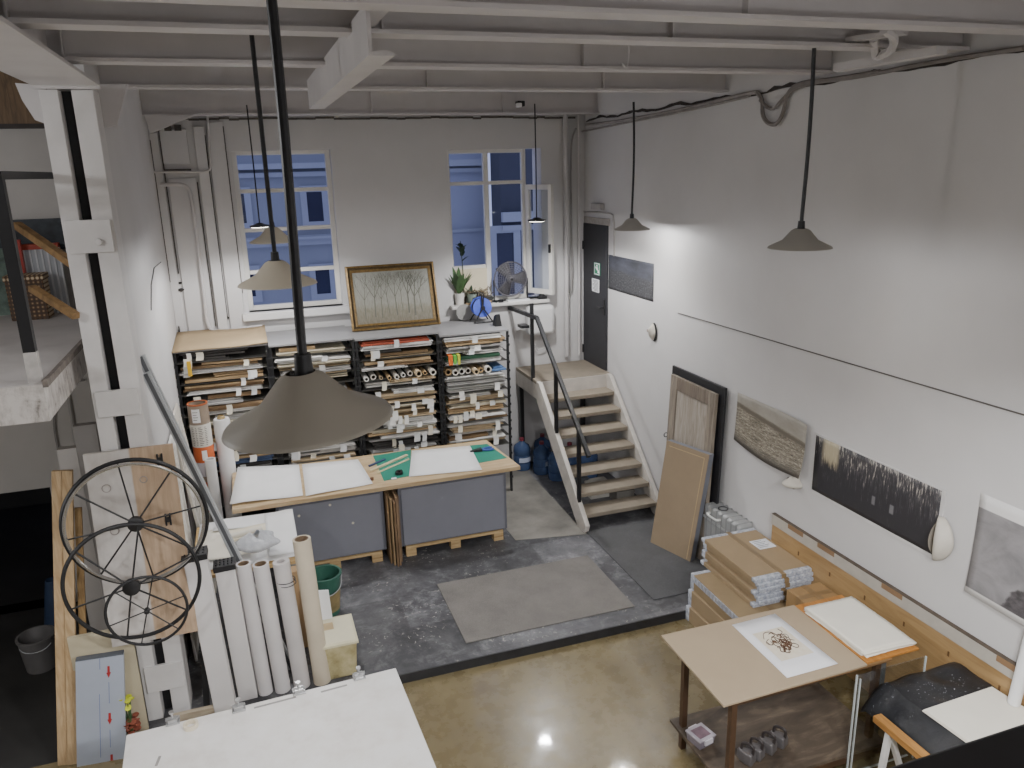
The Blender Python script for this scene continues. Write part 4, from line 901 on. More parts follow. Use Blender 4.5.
# acrylic sheet leaning at the table's right end
ACR = clearm('acrylic', (.9, .92, .92), .04); ACE = pm('c9cfce', .2)
o = thing('acrylic_sheet', 'clear acrylic sheet standing before the right end of the print table', 'acrylic sheet', (4.1, 3.80, 0)); 
m = MB(); m.box((-.28, -.004, .0), (.36, .004, .90)); m.build('clear_pane', ACR, o)
m = MB(); 
for a, b in (((-.28, 0), (-.272, .9)), ((-.245, .04), (-.238, .86)), ((.352, 0), (.36, .9)), ((-.24, .04), (.3, .047))): m.box((a[0], -.006, a[1]), (b[0], .006, b[1]))
m.build('polished_edge', ACE, o)
m = MB(); m.box((-.02, .02, 0), (.02, .06, .88)); o2 = thing('steel_upright', 'grey steel upright behind the acrylic sheet', 'upright', (4.3, 4.0, 0)); m.build('bar', pm('6d6f70', .4, .1, 5, metal=.5), o2)
# irons on the low shelf
IRM = pm('6e6a6a', .35, .2, 7, metal=.5)
def iron():
    o = thing('flat_iron', '', 'iron', group='old irons on the low shelf'); m = MB()
    def prof(z, s): return [(-.05*s, -.06*s, z), (.05*s, -.06*s, z), (.05*s, .0, z), (.03*s, .06*s, z), (0, .1*s, z), (-.03*s, .06*s, z), (-.05*s, .0, z)]
    v_ = prof(0, 1) + prof(.07, .98) + prof(.1, .8); f_ = []
    for i in range(2):
        for j in range(7): f_.append((i*7 + j, i*7 + (j + 1) % 7, (i + 1)*7 + (j + 1) % 7, (i + 1)*7 + j))
    m.add(v_, f_ + [tuple(range(7))[::-1], tuple(range(14, 21))]); m.build('iron_body', IRM, o, bevel=.008)
    m = MB(); m.tube(arc([(0, -.045, .09), (0, -.055, .17), (0, .05, .17), (0, .055, .09)]), .013, 8); m.build('iron_handle', pm('2c2625', .4), o); return o
i0 = iron()
for k, (px, py) in enumerate(((745, 764), (754, 759), (766, 753), (777, 747))):
    o = i0 if k == 0 else copy_tree(i0); q_ = at(px + 2, py - 3, z=.206); o.location = q_; o.rotation_euler = (0, 0, .5); o.scale = (.88, .88, .88); o['label'] = f'{["first", "second", "third", "fourth"][k]} old metal iron from the table leg on the low shelf'
q_ = at(701, 742, z=.206); o = thing('plastic_box', 'small clear lidded plastic box on the low shelf corner', 'plastic box', q_, .2); o.scale = (.78, .78, .78)
m = MB(); m.hexa([(-.09, -.08, 0), (.09, -.08, 0), (.09, .1, 0), (-.09, .1, 0)], [(-.1, -.09, .09), (.1, -.09, .09), (.1, .11, .09), (-.1, .11, .09)]); m.build('box_body', pm('77707a', .25, .2, 20), o, bevel=.006)
m = MB(); m.box((-.105, -.095, .09), (.105, .115, .105)); m.box((-.07, -.06, .105), (.07, .08, .108), 1); m.build('lid', [pm('a9a3ab', .25), pm('6c5560', .3, .3, 12)], o, bevel=.003)
for s in (-1, 1): m = MB(); m.box((-.05, s*.11 + .01 - .01, .05), (.05, s*.11 + .01 + .01, .1)); m.build('clip', pm('c5c0c6', .3), o)
# ---- black-sheeted table at the lower right
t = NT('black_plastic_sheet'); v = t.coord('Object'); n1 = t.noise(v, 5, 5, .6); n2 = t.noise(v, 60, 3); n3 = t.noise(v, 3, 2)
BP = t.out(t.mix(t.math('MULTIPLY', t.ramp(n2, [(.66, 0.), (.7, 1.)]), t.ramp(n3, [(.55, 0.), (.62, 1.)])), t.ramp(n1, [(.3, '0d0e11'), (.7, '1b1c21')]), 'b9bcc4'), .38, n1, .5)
zt_ = .80
tb = thing('trestle_table', 'trestle table buried under black plastic at lower right', 'table', (4.3, 3.2, 0)); T = Matrix.Translation(-tb.location)
m = MB(); m.box((4.06, 2.4, .70), (4.66, 3.74, .745), 0, T); m.build('tabletop', wood('b5884e', '8a6332', .5), tb)
a_, b_ = Vector((3.80, 3.56, .68)), Vector((3.90, 2.9, .68))
m = MB(); m.bar(T @ Vector((3.86, 3.62, .67)), T @ Vector((3.86, 2.6, .67)), .07, .05); m.build('trestle_bar', wood('b07f42', '8a5e2a', .5, (9, 1, 9)), tb, bevel=.004)
for y in (3.5, 3.2, 2.6):
    for s in (-1, 1): m = MB(); m.bar(T @ Vector((3.86, y, .65)), T @ Vector((3.86 + s*.16 + (.1 if y > 3 else 0), y, 0.0)), .03, .04, (0, 1, 0)); m.build('leg', pm('d9d8d4', .5), tb)
m = MB(); m.tube([T @ Vector((3.74, 3.5, .25)), T @ Vector((4.05, 3.5, .3))], .012, 6); m.build('brace', pm('d9d8d4', .5), tb)
m = MB(); rr = random.Random(2)
def cloth(u, v):
    # u: across (left skirt -> wall), v: near -> far
    y = 2.3 + 1.52*v
    if u < .25: s_ = u/.25; x = 3.905 + .165*s_; z = .60 + (zt_ - .60)*s_**.8
    else: s_ = (u - .25)/.75; x = 4.07 + .65*s_; z = zt_ + .05*max(0, s_ - .6)**1.0*v
    if v > .96: z -= (v - .96)/.04*.05; 
    return (x, y, z + .008*math.sin(17*u + 5*v)*math.sin(13*v + 3*u) + .006*math.sin(40*v + 9*u))
m.grid(cloth, 28, 30); solo(m, 'plastic_sheet', BP, 'crumpled black plastic sheet spread over the trestle table', 'plastic sheet', solid=.004)
pz2 = [at(*p_, z=zt_ + .02) for p_ in ((922, 711), (990, 688), (1024, 712), (1024, 712))]
e1 = pz2[1] - pz2[0]; e2 = (at(958, 737, z=zt_ + .02) - pz2[0]).normalized()*.5
for k in range(3):
    m = MB(); d0 = Vector((.004*k, -.003*k, .005*k))
    m.prism([pz2[0] + d0, pz2[1] + d0, pz2[1] + e2 + d0, pz2[0] + e2 + d0], (0, 0, .004)); solo(m, 'paper_sheet', CREAM, f'{["lowest", "middle", "topmost"][k]} cream sheet of the three on the black plastic', 'paper', 'cream sheets on black plastic')
m = MB(); m.box((4.62, 2.7, 1.06), (4.70, 3.28, 1.30)); m.v = [(x + .03*(z - 1), y, z) for x, y, z in m.v]
q0, q1 = at(1012, 690, x=4.66), at(1024, 625, x=4.66)
m = MB(); m.tube([(4.655, q0.y - .03, .84), (4.69, q0.y - .05, 1.45)], .04, 14); solo(m, 'paper_roll', PAPER, 'white roll standing on the black plastic at the right edge', 'paper roll')
# ================================================================ PENDANT LAMPS
SHADE = pm('8a8474', .5, .07, 3); SHADEIN = pm('e6e2d6', .5); SHADES = [pm('a8a294', .45, .08, 2.5), SHADEIN]
WARM = (.985, .985, 1.0)
FILLS = ((3.0, 1.4, 3.85, 210, 1), (1.7, .75, 3.85, 300, 1), (-2.2, 1.6, 3.85, 120, 1), (1.2, -2.4, 4.7, 38, 0), (-3.2, 4.6, 4.75, 65, 0), (-3.4, 4.8, 2.4, 34, 0))
BULB = emis('fff4e0', 6)
def pendant(p, D, col, label, zc, e, sway=0, bend=None, tilt=0, group='conical pendant lamps'):
    r = D/2; o = thing('pendant_lamp', label, 'pendant lamp', p, 0, group); h = r*.62
    m = MB(); m.lathe([(.04, h), (.062, h - .012), (r*.55, h*.42), (r*.97, .012), (r, 0)], 48); m.lathe([(r - .003, 0), (r*.96, .006), (r*.54, h*.40), (.05, h - .02), (0, h - .02)], 48, 1)
    m.build('lamp_shade', [col, SHADEIN], o).rotation_euler = (0, tilt, 0)
    m = MB(); m.lathe([(0, h + .05), (.022, h + .05), (.026, h - .01), (.04, h - .002)], 16); m.build('cord_grip', BLACK, o)
    m = MB(); z1 = zc - p[2]; pts = [(0, 0, h + .04), (.0, 0, h + .1)]
    for k in range(1, 9): u = k/8; pts.append((sway*math.sin(u*PI)*1.0 + (bend or 0)*u, 0, h + .1 + (z1 - h - .1)*u))
    m.tube(arc(pts, 1), .013, 8); m.build('cord', BLACK, o)
    m = MB(); m.lathe([(0, .0), (.03, .012), (.038, .04), (.025, .08), (0, .09)], 14, 0, Matrix.Translation((0, 0, h*.2))); m.build('light_bulb', BULB, o)
    l = bpy.data.lights.new('lamp_light', 'POINT'); l.energy = e; l.color = WARM; l.shadow_soft_size = .05
    lo = bpy.data.objects.new('lamp_light', l); COL.objects.link(lo); lo.location = Vector(p) + Vector((0, 0, .015)); 
    return o
E0 = 36
pendant((.118, 2.11, 3.805), .46, SHADES[0], 'big conical pendant lamp in front, hanging closest to the camera', 5.5, E0*.55, .01, tilt=-.07)
pendant((.17, 4.86, 3.83), .46, pm('e2d9c4', .5, .05, 3), 'pale conical pendant lamp whose shade overlaps the left window sill', 5.27, E0)
pendant((.285, 8.05, 3.83), .46, pm('e2dac6', .5, .05, 3), 'beige conical pendant lamp farthest back before the left window', 5.26, E0)
pendant((3.56, 4.42, 3.895), .42, pm('9d9990', .5, .05, 3), 'grey conical pendant lamp on the right, before the bare wall', 5.16, E0*.4, .012)
pendant((4.25, 8.2, 3.75), .42, pm('a5a198', .5, .05, 3), 'small conical pendant lamp above the print by the door', 5.14, E0*.8, .015)
def flatlamp(p, r, label, zc, e):
    o = thing('disc_lamp', label, 'pendant lamp', p, 0, 'flat black disc lamps')
    m = MB(); m.lathe([(0, .045), (.03, .045), (r*.5, .03), (r, .018), (r, 0), (0, 0)], 28); m.build('disc_housing', BLACK, o)
    m = MB(); m.lathe([(0, -.004), (r*.85, -.004), (r*.85, .0)], 24); m.build('diffuser', emis('fff6e8', 10), o)
    m = MB(); m.tube([(0, 0, .04), (0.003, 0, (zc - p[2])*.5), (0, 0, zc - p[2])], .008, 6); m.build('cord', BLACK, o)
    l = bpy.data.lights.new('disc_light', 'SPOT'); l.energy = e; l.color = WARM; l.spot_size = 2.7; l.spot_blend = .35; l.shadow_soft_size = .08
    lo = bpy.data.objects.new('disc_light', l); COL.objects.link(lo); lo.location = Vector(p) - Vector((0, 0, .02))
flatlamp((3.46, 9.2, 3.83), .11, 'flat black disc lamp hanging before the right window', 5.2, 150)
flatlamp((.2, 9.4, 3.9), .11, 'flat black disc lamp half hidden behind the pale pendant at left window', 5.2, 120)
# unseen fill lights, added to brighten the room, gallery, mezzanine and hall
for x, y, z, e, down in FILLS:
    l = bpy.data.lights.new('fill_light', 'SPOT' if down else 'POINT'); l.energy = e; l.color = WARM; l.shadow_soft_size = .12
    if down: l.spot_size = 2.75; l.spot_blend = .35
    lo = bpy.data.objects.new('fill_light', l); COL.objects.link(lo); lo.location = (x, y, z)
# ---- ceiling odds and ends
m = MB(); q_ = at(519, 102, y=10.12); m.box((q_.x - .06, 9.98, q_.z - .04), (q_.x + .05, 10.12, q_.z + .04)); o = thing('ceiling_camera', 'small black and white device fixed to the rear ceiling beam', 'camera', q_ + Vector((0, 0, -.04)))
m = MB(); m.box((-.05, -.1, -.02), (.05, .02, .05)); m.build('housing', BLACK, o, bevel=.012); m = MB(); m.box((-.06, -.12, -.03), (.0, -.02, .02)); m.build('lens_cover', PAPER, o, bevel=.01)
m = MB(); q_ = at(629, 45, z=5.15); m.tube(arc([q_, q_ + Vector((0, 0, -.1)), q_ + Vector((-.02, 0, -.13)), q_ + Vector((-.04, 0, -.1))]), .005, 5); solo(m, 'ceiling_hook', STEELW, 'thin wire hook hanging from a ceiling beam', 'hook')
m = MB(); c1 = lambda px, py: at(px, py, x=XR - .04)
m.tube(arc([c1(757, 92), c1(763, 100), c1(762, 115), c1(768, 124), c1(777, 125), c1(784, 112), c1(786, 95), c1(797, 83), c1(830, 80), c1(880, 72)]), .02, 6)
m.tube(arc([c1(760, 100), c1(772, 112), c1(783, 98), c1(800, 84), c1(860, 77), c1(930, 62), c1(1024, 48)]), .016, 6)
solo(m, 'cable_bundle', pm('77716d', .5, .2, 8), 'grey cable bundle looping down at the top of the right wall', 'cable')
m = MB(); m.tube(arc([c1(586, 125), c1(620, 121), c1(680, 110), c1(745, 94), c1(757, 92)]), .018, 6); m.tube(arc([c1(580, 132), c1(630, 122), c1(700, 108), c1(750, 96)]), .012, 6); solo(m, 'ceiling_cable', pm('8b8682', .5, .2, 8), 'cable run along the top of the right wall toward the corner', 'cable')
o = thing('steel_bracket', 'white steel channel with a bent strap under the right ceiling beams', 'bracket', (3.9, 4.4, 5.0)); T = Matrix.Translation(-o.location)
m = MB(); a_, b_ = at(838, 68, z=5.10), at(942, 50, z=5.10); m.bar(T @ a_, T @ b_, .09, .05); m.build('channel', STEELW, o)
m = MB(); a_, b_ = at(848, 40, z=5.2), at(906, 32, z=5.2); m.bar(T @ a_, T @ b_, .07, .03); m.build('upper_channel', STEELW, o)
m = MB(); m.tube([T @ v_ for v_ in arc([at(884, 30, z=5.16), at(895, 36, z=5.14), at(893, 50, z=5.12), at(878, 57, z=5.11)])], .025, 6); m.tube([T @ at(874, 38, z=5.2), T @ at(876, 56, z=5.12)], .03, 8); m.build('strap', STEELW, o)
# ================================================================ LEFT FOREGROUND
# white board table at the lower left
WT = .80; c0, c1_, c2, c3 = Vector((-1.12, 5.14, 0)), Vector((.75, 5.22, 0)), Vector((.80, 4.09, 0)), Vector((-1.07, 4.0, 0))
wt = thing('screen_table', 'white-topped table with steel clamps at the lower left', 'table', (-.15, 4.6, 0)); T = Matrix.Translation(-wt.location)
t = NT('stained_white_board'); v = t.coord('Object'); n1 = t.noise(v, 4, 6, .65); n2 = t.noise(v, 30, 3)
WB = t.out(t.mix(t.ramp(n2, [(.7, 0.), (.76, .25)]), t.ramp(n1, [(.3, 'd8d2cc'), (.5, 'e6e3df'), (.7, 'eceae8')]), 'b9a690'), .45)
m = MB(); m.prism([T @ (c + Vector((0, 0, WT - .03))) for c in (c0, c1_, c2, c3)], (0, 0, .03)); m.build('tabletop', WB, wt, bevel=.004)
for c in (c0, c1_, c2, c3): q_ = c.lerp((c0 + c2)/2, .1); m = MB(); m.box((q_.x - .025, q_.y - .025, 0), (q_.x + .025, q_.y + .025, WT - .03), 0, T); m.build('leg', pm('77787a', .5), wt)
for a, b in ((c0, c1_), (c2, c3)): m = MB(); m.bar(T @ (a.lerp(b, .06) + Vector((0, (-.1 if a is c0 else .1), WT - .06))), T @ (a.lerp(b, .94) + Vector((0, (-.1 if a is c0 else .1), WT - .06))), .03, .05); m.build('apron', pm('77787a', .5), wt)
m = MB()
for a, b in (((254, 708), (296, 697)), ((321, 692), (347, 685)), ((156, 766), (160, 756))): m.bar(T @ at(*a, z=WT + .0005), T @ at(*b, z=WT + .0005), .018, .002)
m.build('slot', pm('8f8c88', .5), wt)
CLM = pm('b4b4b4', .3, .15, 10, metal=.7)
def clamp():
    o = thing('hinge_clamp', '', 'clamp', group='hinge clamps on the table edge'); m = MB(); m.box((-.045, -.04, 0), (.045, .035, .012)); m.build('base_plate', CLM, o, bevel=.002)
    m = MB(); m.box((-.03, -.03, .012), (.03, .02, .035)); m.tube([(-.045, 0, .03), (.045, 0, .03)], .012, 8); m.build('hinge', CLM, o)
    m = MB(); m.tube([(0, 0, .03), (0, .0, .085)], .008, 8); m.lathe([(0, .07), (.018, .07), (.018, .085), (0, .085)], 10); m.build('wing_screw', CLM, o); return o
k0 = clamp()
for i, (px, py, lab) in enumerate(((173, 722, 'left steel hinge clamp on the white table, beside the tape roll'), (239, 709, 'middle steel hinge clamp on the white table edge'), (299, 692, 'third steel hinge clamp, below the rolls'), (359, 677, 'rightmost steel hinge clamp near the white table corner'))):
    o = k0 if i == 0 else copy_tree(k0); o.location = at(px, py, z=WT + .0005); o.rotation_euler = (0, 0, .04); o['label'] = lab
q_ = at(191, 727, z=WT); m = MB(); m.lathe([(.034, 0), (.05, 0), (.05, .028), (.034, .028), (.034, 0)], 26, 0, Matrix.Translation(q_ + Vector((0, 0, .001)))); solo(m, 'tape_roll', pm('ddd2ba', .5), 'roll of masking tape on the white table', 'tape roll')
# ---- tall rolls and boxed tubes standing behind the table
def roll(x, y, z0, h, r, lx, ly, col, label, core='6a5743', inner=.55):
    o = thing('paper_roll', label, 'paper roll', (x, y, z0), 0, 'tall rolls behind the white table'); ax_ = Vector((lx, ly, h)).normalized()
    M_ = ax_.to_track_quat('Z', 'Y').to_matrix().to_4x4(); H_ = Vector((lx, ly, h)).length
    m = MB(); m.lathe([(r*.9, 0), (r, .002), (r, H_), (r*inner, H_), (r*inner, H_ - .08)], 24, 0, M_); m.build('roll_sheet', col, o)
    m = MB(); m.lathe([(r*inner, H_ + .001), (r*inner*.82, H_ + .001), (r*inner*.8, H_ - .3), (0, H_ - .3)], 20, 0, M_); m.build('cardboard_core', pm(core, .8, .1, 8), o); return o
RW = pm('d0cccb', .6, .04, 3); RG = pm('c4bfbd', .6, .07, 3, bump=.05); RC = pm('cbbfa9', .7, .08, 3)
roll(-.24, 6.3, DZ, 1.25, .062, -.05, .02, RW, 'white roll with a brown core right of the black-capped tubes', inner=.75)
roll(-.095, 6.28, DZ, 1.23, .066, -.06, .02, RW, 'second white brown-cored roll, touching the first', inner=.75)
roll(.07, 6.28, DZ, 1.22, .07, -.06, .02, RG, 'slightly crumpled white roll tied with wire', 'b9b3b1')
roll(.245, 6.28, DZ, 1.39, .076, -.05, .03, RC, 'tallest cream roll with an open brown core, rightmost of the rolls', inner=.78)
m = MB(); M_ = Matrix.Translation((.02, 6.29, 1.16)); m.torus((.03, 6.3, 1.13), .078, .004, 'z', 24, 5); m.torus((.035, 6.3, 1.1), .078, .004, 'z', 24, 5); solo(m, 'wire_tie', DKMETAL, 'thin wire tied around the crumpled white roll', 'wire')
def boxtube(x, y, z0, h, lx, ly, label, w_=.12):
    o = thing('banner_tube', label, 'tube', (x, y, z0), 0, 'square tubes with black caps'); top = Vector((lx, ly, h)); u = top.normalized()
    m = MB(); m.bar((0, 0, 0), top, w_, w_*.8, (0, 1, 0)); m.build('tube_body', pm('d3cfcd', .6, .04, 3), o, bevel=.006)
    m = MB(); m.bar(top, top + u*.05, w_ + .02, w_*.8 + .03, (0, 1, 0)); m.build('end_cap', BLACK, o, bevel=.004)
    m = MB()
    for k in range(5):
        for j in range(3): c_ = top + u*.05 + Vector((-w_*.4 + k*w_*.2, -w_*.28 + j*w_*.28, 0)); m.tube([c_, c_ + u*.012], .006, 5)
    m.build('cap_studs', DKMETAL, o); return o
boxtube(-.56, 6.12, DZ, 1.46, -.07, .02, 'taller square white tube with black cap, left of the rolls', .17)
boxtube(-.385, 6.3, DZ, 1.24, -.05, .02, 'shorter square white tube with black cap, under the aluminium profiles', .155)
# aluminium profiles leaning on the left wall
for i, (dx, dy, lab) in enumerate(((0, 0, 'aluminium profile leaning on the left wall, upper of the pair'), (.03, -.17, 'aluminium profile leaning on the left wall, lower of the pair'))):
    a_, b_ = Vector((-.88 + dx, 6.78 + dy*.6, 3.08 - .12*i)), Vector((-.355 + dx, 6.70 + dy*.6, 1.2)); dirn = (b_ - a_); b_ = a_ + dirn*((a_.z - DZ - .03)/(a_.z - b_.z))
    o = thing('aluminium_profile', lab, 'metal profile', b_, 0, 'aluminium profiles'); m = MB(); m.bar((0, 0, 0), a_ - b_, .07, .06, (1, 0, 0)); m.build('profile_bar', ALU, o)
    m = MB(); m.bar((.0, -.03, 0), a_ - b_ + Vector((0, -.03, 0)), .014, .03, (1, 0, 0)); m.build('profile_groove', pm('5a5c5f', .4, .1, 6, metal=.5), o)
# white and wooden panels leaning along the left wall
def leanX(y0, y1, z0, h, xb, xt, mats, name, label, cat, inset=None):
    o = thing(name, label, cat, (xb, (y0 + y1)/2, z0)); M_ = Matrix.Rotation(-math.atan2(xb - xt, h), 4, 'Y'); W_ = (y1 - y0)/2; H_ = math.hypot(h, xb - xt)
    m = MB(); m.box((-.012, -W_, 0), (.012, W_, H_), 0, M_); m.build('panel_sheet', mats, o, bevel=.002)
    if inset: m = MB(); m.grid(lambda u, v: tuple(M_ @ Vector((.0135, W_*(1 - 2*u)*.9, H_*(.06 + .88*v)))), 4, 4); m.build('panel_face', inset, o)
    return o
t = NT('faded_sketch'); v = t.coord('UV'); n1 = t.noise(v, 3, 5, .6, .8); SK = t.out(t.ramp(n1, [(.42, 'd9d6d0'), (.5, 'a59c8d'), (.54, 'd5d1c9'), (.6, '7d7568'), (.64, 'd9d6d0')]), .7)
leanX(7.0, 8.2, DZ, 1.9, -.84, -.885, pm('d9d7d3', .6), 'foam_board', 'white foam board with grey shapes leaning along the left wall', 'board', SK)
leanX(8.25, 9.1, DZ, 1.95, -.7, -.895, pm('c9c2b5', .6), 'sketch_board', 'pale board with a tan sketch leaning by the leftmost rack', 'board', SK)
leanX(6.62, 6.98, DZ, 1.55, -.62, -.80, wood('c9a878', 'a07f50', .6, (9, 9, 1)), 'stretcher_board', 'light wooden stretcher panel leaning behind the aluminium profiles', 'panel', pm('e0dcd2', .7, .05, 4))
# orange wrapped tube, tall white rolls near the racks
o = thing('postal_tube', 'tall postal tube wrapped in orange paper and printed labels by the leftmost rack', 'tube', (-.70, 9.32, DZ)); 
m = MB(); m.lathe([(.112, 0), (.112, 1.86), (.095, 1.86), (.095, 1.7)], 28); m.build('tube_body', pm('8a7a6a', .6, .08, 5), o)
for z0, z1, c_ in ((.2, .55, 'c9c4bb'), (.55, .93, 'c2592a'), (1.0, 1.17, 'bdb9c0'), (1.17, 1.36, 'c9612f'), (1.36, 1.63, 'd4d0c6')): m = MB(); m.lathe([(.1128, z0), (.1135, z0 + .003), (.1135, z1 - .003), (.1128, z1)], 28); m.build('wrap_band', pm(c_, .6, .05, 6), o)
m = MB(); m.lathe([(.113, 1.855), (.114, 1.87), (.094, 1.87)], 28); m.build('tube_rim', pm('a8562c', .6), o)
m = MB()
def curved(a0, a1, z0, z1, r, mi): n = 6; m.add([(r*math.cos(a0 + (a1 - a0)*i/n), r*math.sin(a0 + (a1 - a0)*i/n), z) for z in (z0, z1) for i in range(n + 1)], [(i, i + 1, n + 2 + i, n + 1 + i) for i in range(n)], mi, True)
curved(-2.2, -1.4, 1.66, 1.82, .1145, 0); curved(-1.7, -1.2, 1.2, 1.32, .1145, 0)
for k in range(11):
    for a0, L_ in ((-2.5, .35), (-2.05, .2), (-1.75, .5), (-1.15, .3)): curved(a0, a0 + L_*(.6 + .4*((k*7) % 5)/5), 1.385 + k*.021, 1.392 + k*.021, .1142, 1)
for k in range(4): curved(-2.1, -1.7 + .1*(k % 2), 1.69 + k*.03, 1.697 + k*.03, .115, 1)
m.build('printed_label', [PAPER, pm('5a5450', .7)], o)
o = thing('paper_roll', 'tall white paper roll standing behind the left end of the worktop', 'paper roll', (-.47, 9.42, DZ))
m = MB(); m.lathe([(.09, 0), (.095, 1.6), (.085, 1.62), (.05, 1.62), (.05, 1.5)], 24); m.build('roll_sheet', pm('dedcda', .7, .04, 4), o); m = MB(); m.lathe([(.05, 1.625), (.03, 1.66), (.03, 1.5)], 14); m.build('cardboard_core', pm('a08a5f', .7), o)
m = MB(); m.lathe([(.06, 0), (.06, 1.25), (.045, 1.25), (.045, 1.1)], 20); o = thing('paper_roll', 'thin white roll left of the tall roll behind the worktop', 'paper roll', (-.63, 9.1, DZ)); m.build('roll_sheet', pm('d8d6d4', .7, .04, 4), o)
# paper-covered table behind the rolls
PTB = .93; o = thing('paper_table', 'low table heaped with cream and white papers behind the rolls', 'table', (-.35, 7.6, 0)); T = Matrix.Translation(-o.location)
m = MB(); m.box((-.78, 7.02, PTB - .03), (.17, 8.15, PTB), 0, T); m.build('tabletop', wood('c7a874', 'a2824f', .6), o)
for x, y in ((-.75, 7.07), (.12, 7.07), (-.75, 8.1), (.12, 8.1)): m = MB(); m.box((x - .025, y - .025, DZ), (x + .025, y + .025, PTB - .03), 0, T); m.build('leg', pm('8a8a88', .5), o)
rr = random.Random(21); labs = ['lowest broad white sheet', 'cream folded sheet', 'long white sheet near the worktop', 'cream sheet with a torn edge', 'small cream sheet on top', 'white sheet hanging at the right edge']
for k, (x0, y0, x1, y1, c_) in enumerate(((-.76, 7.1, .16, 8.2, PAPER), (-.7, 7.35, -.02, 8.0, CREAM), (-.6, 7.9, .14, 8.18, PAPER), (-.72, 7.25, -.2, 7.7, CREAM), (-.5, 7.5, -.05, 7.85, pm('efe7d2', .8, .03, 4)), (-.1, 7.08, .19, 8.1, PAPER))):
    m = MB(); ph = rr.uniform(0, 6); a = rr.uniform(-.06, .06) if k < 5 else 0
    m.grid(lambda u, v: ((x0 + (x1 - x0)*u) + a*(v - .5), (y0 + (y1 - y0)*v) - a*(u - .5), PTB + .004 + k*.011 + .006*(1 + math.sin(u*6 + ph)*math.sin(v*5 + ph))), 8, 8)
    solo(m, 'paper_sheet', c_, labs[k] + ' on the paper-heaped table', 'paper', 'papers on the low table', solid=.002)
m = MB(); a_, b_ = at(226, 538, z=1.04), at(262, 529, z=1.04); m.tube([a_, b_], .03, 12); solo(m, 'paper_scroll', CREAM, 'small rolled cream paper on the paper heap', 'paper roll')
t = NT('plastic_film_bag'); v = t.coord('Object'); n1 = t.noise(v, 9, 5, .7); BAG = t.out(t.ramp(n1, [(.3, 'c2c5cc'), (.7, 'eceef2')]), .22, n1, .6); t.b.inputs['Transmission Weight'].default_value = .25
q_ = Vector((-.2, 7.2, PTB + .085)); m = MB(); rr = random.Random(9)
m.grid(lambda u, v: tuple(q_ + Vector((math.cos(u*2*PI)*.21*math.sin(PI*(.08 + .85*v))*(1 + .15*math.sin(u*25 + v*7)), math.sin(u*2*PI)*.15*math.sin(PI*(.08 + .85*v))*(1 + .15*math.sin(u*19 + 3*v)), .17*v*(1 + .2*math.sin(u*13))))), 40, 14); solo(m, 'plastic_bag', BAG, 'crumpled clear plastic bag on the paper-heaped table', 'plastic bag')
m = MB(); m.box((.06, 6.86, DZ), (.2, 6.98, .9)); solo(m, 'cardboard_strip', KRAFT, 'narrow cardboard piece behind the crumpled white roll', 'cardboard')
m = MB(); m.prism([(.22, 6.62, DZ), (.42, 6.6, DZ), (.4, 6.72, .72), (.2, 6.74, .74)], (0, .02, 0)); solo(m, 'white_board', PAPER, 'small white panel leaning between the tallest roll and the green bucket', 'panel')
# green bucket
GB = pm('2f5a4c', .4, .1, 5); q_ = Vector((.41, 7.42, DZ)); o = thing('green_bucket', 'dark green plastic bucket on the spattered floor', 'bucket', q_)
m = MB(); m.lathe([(0, 0), (.125, 0), (.165, .43), (.18, .43), (.18, .45), (.158, .45), (.155, .42), (.118, .02), (0, .02)], 32); m.build('bucket_body', GB, o)
m = MB(); m.tube(arc([(-.175, 0, .41), (-.15, -.16, .33), (.0, -.21, .27), (.15, -.16, .33), (.175, 0, .41)]), .005, 6); m.build('bucket_handle', ALU, o)
m = MB(); m.lathe([(.13, .05), (.152, .27), (.15, .29)], 24); m.v = [(x*1.01, y*1.01, z) for x, y, z in m.v]; m.f = m.f[:9]; m.mi = m.mi[:9]; m.sm = m.sm[:9]; m.build('paint_stain', pm('8a7a52', .6, .3, 9), o).rotation_euler = (0, 0, -1.6)
# dirty cream tub
t = NT('dirty_cream_plastic'); v = t.coord('Object'); n1 = t.noise(v, 6, 6, .65); TUBM = t.out(t.ramp(n1, [(.28, '5c5030'), (.42, '9d9166'), (.7, 'c7bc92')]), .5)
o = thing('plastic_tub', 'dirty cream rectangular tub with lid, right of the rolls', 'tub', (.42, 6.46, DZ))
m = MB(); m.hexa([(-.17, -.2, 0), (.13, -.2, 0), (.13, .2, 0), (-.17, .2, 0)], [(-.19, -.22, .34), (.15, -.22, .34), (.15, .22, .34), (-.19, .22, .34)]); m.build('tub_body', TUBM, o, bevel=.015)
m = MB(); m.box((-.2, -.235, .34), (.165, .235, .365)); m.box((-.18, -.21, .365), (.145, .21, .37), 1); m.build('tub_lid', [pm('d6cfae', .5, .08, 5), pm('ddd7ba', .5, .05, 5)], o, bevel=.01)
m = MB(); m.box((-.18, .02, .3705), (-.02, .14, .3715)); m.build('tan_patch', pm('c2ac84', .7), o)
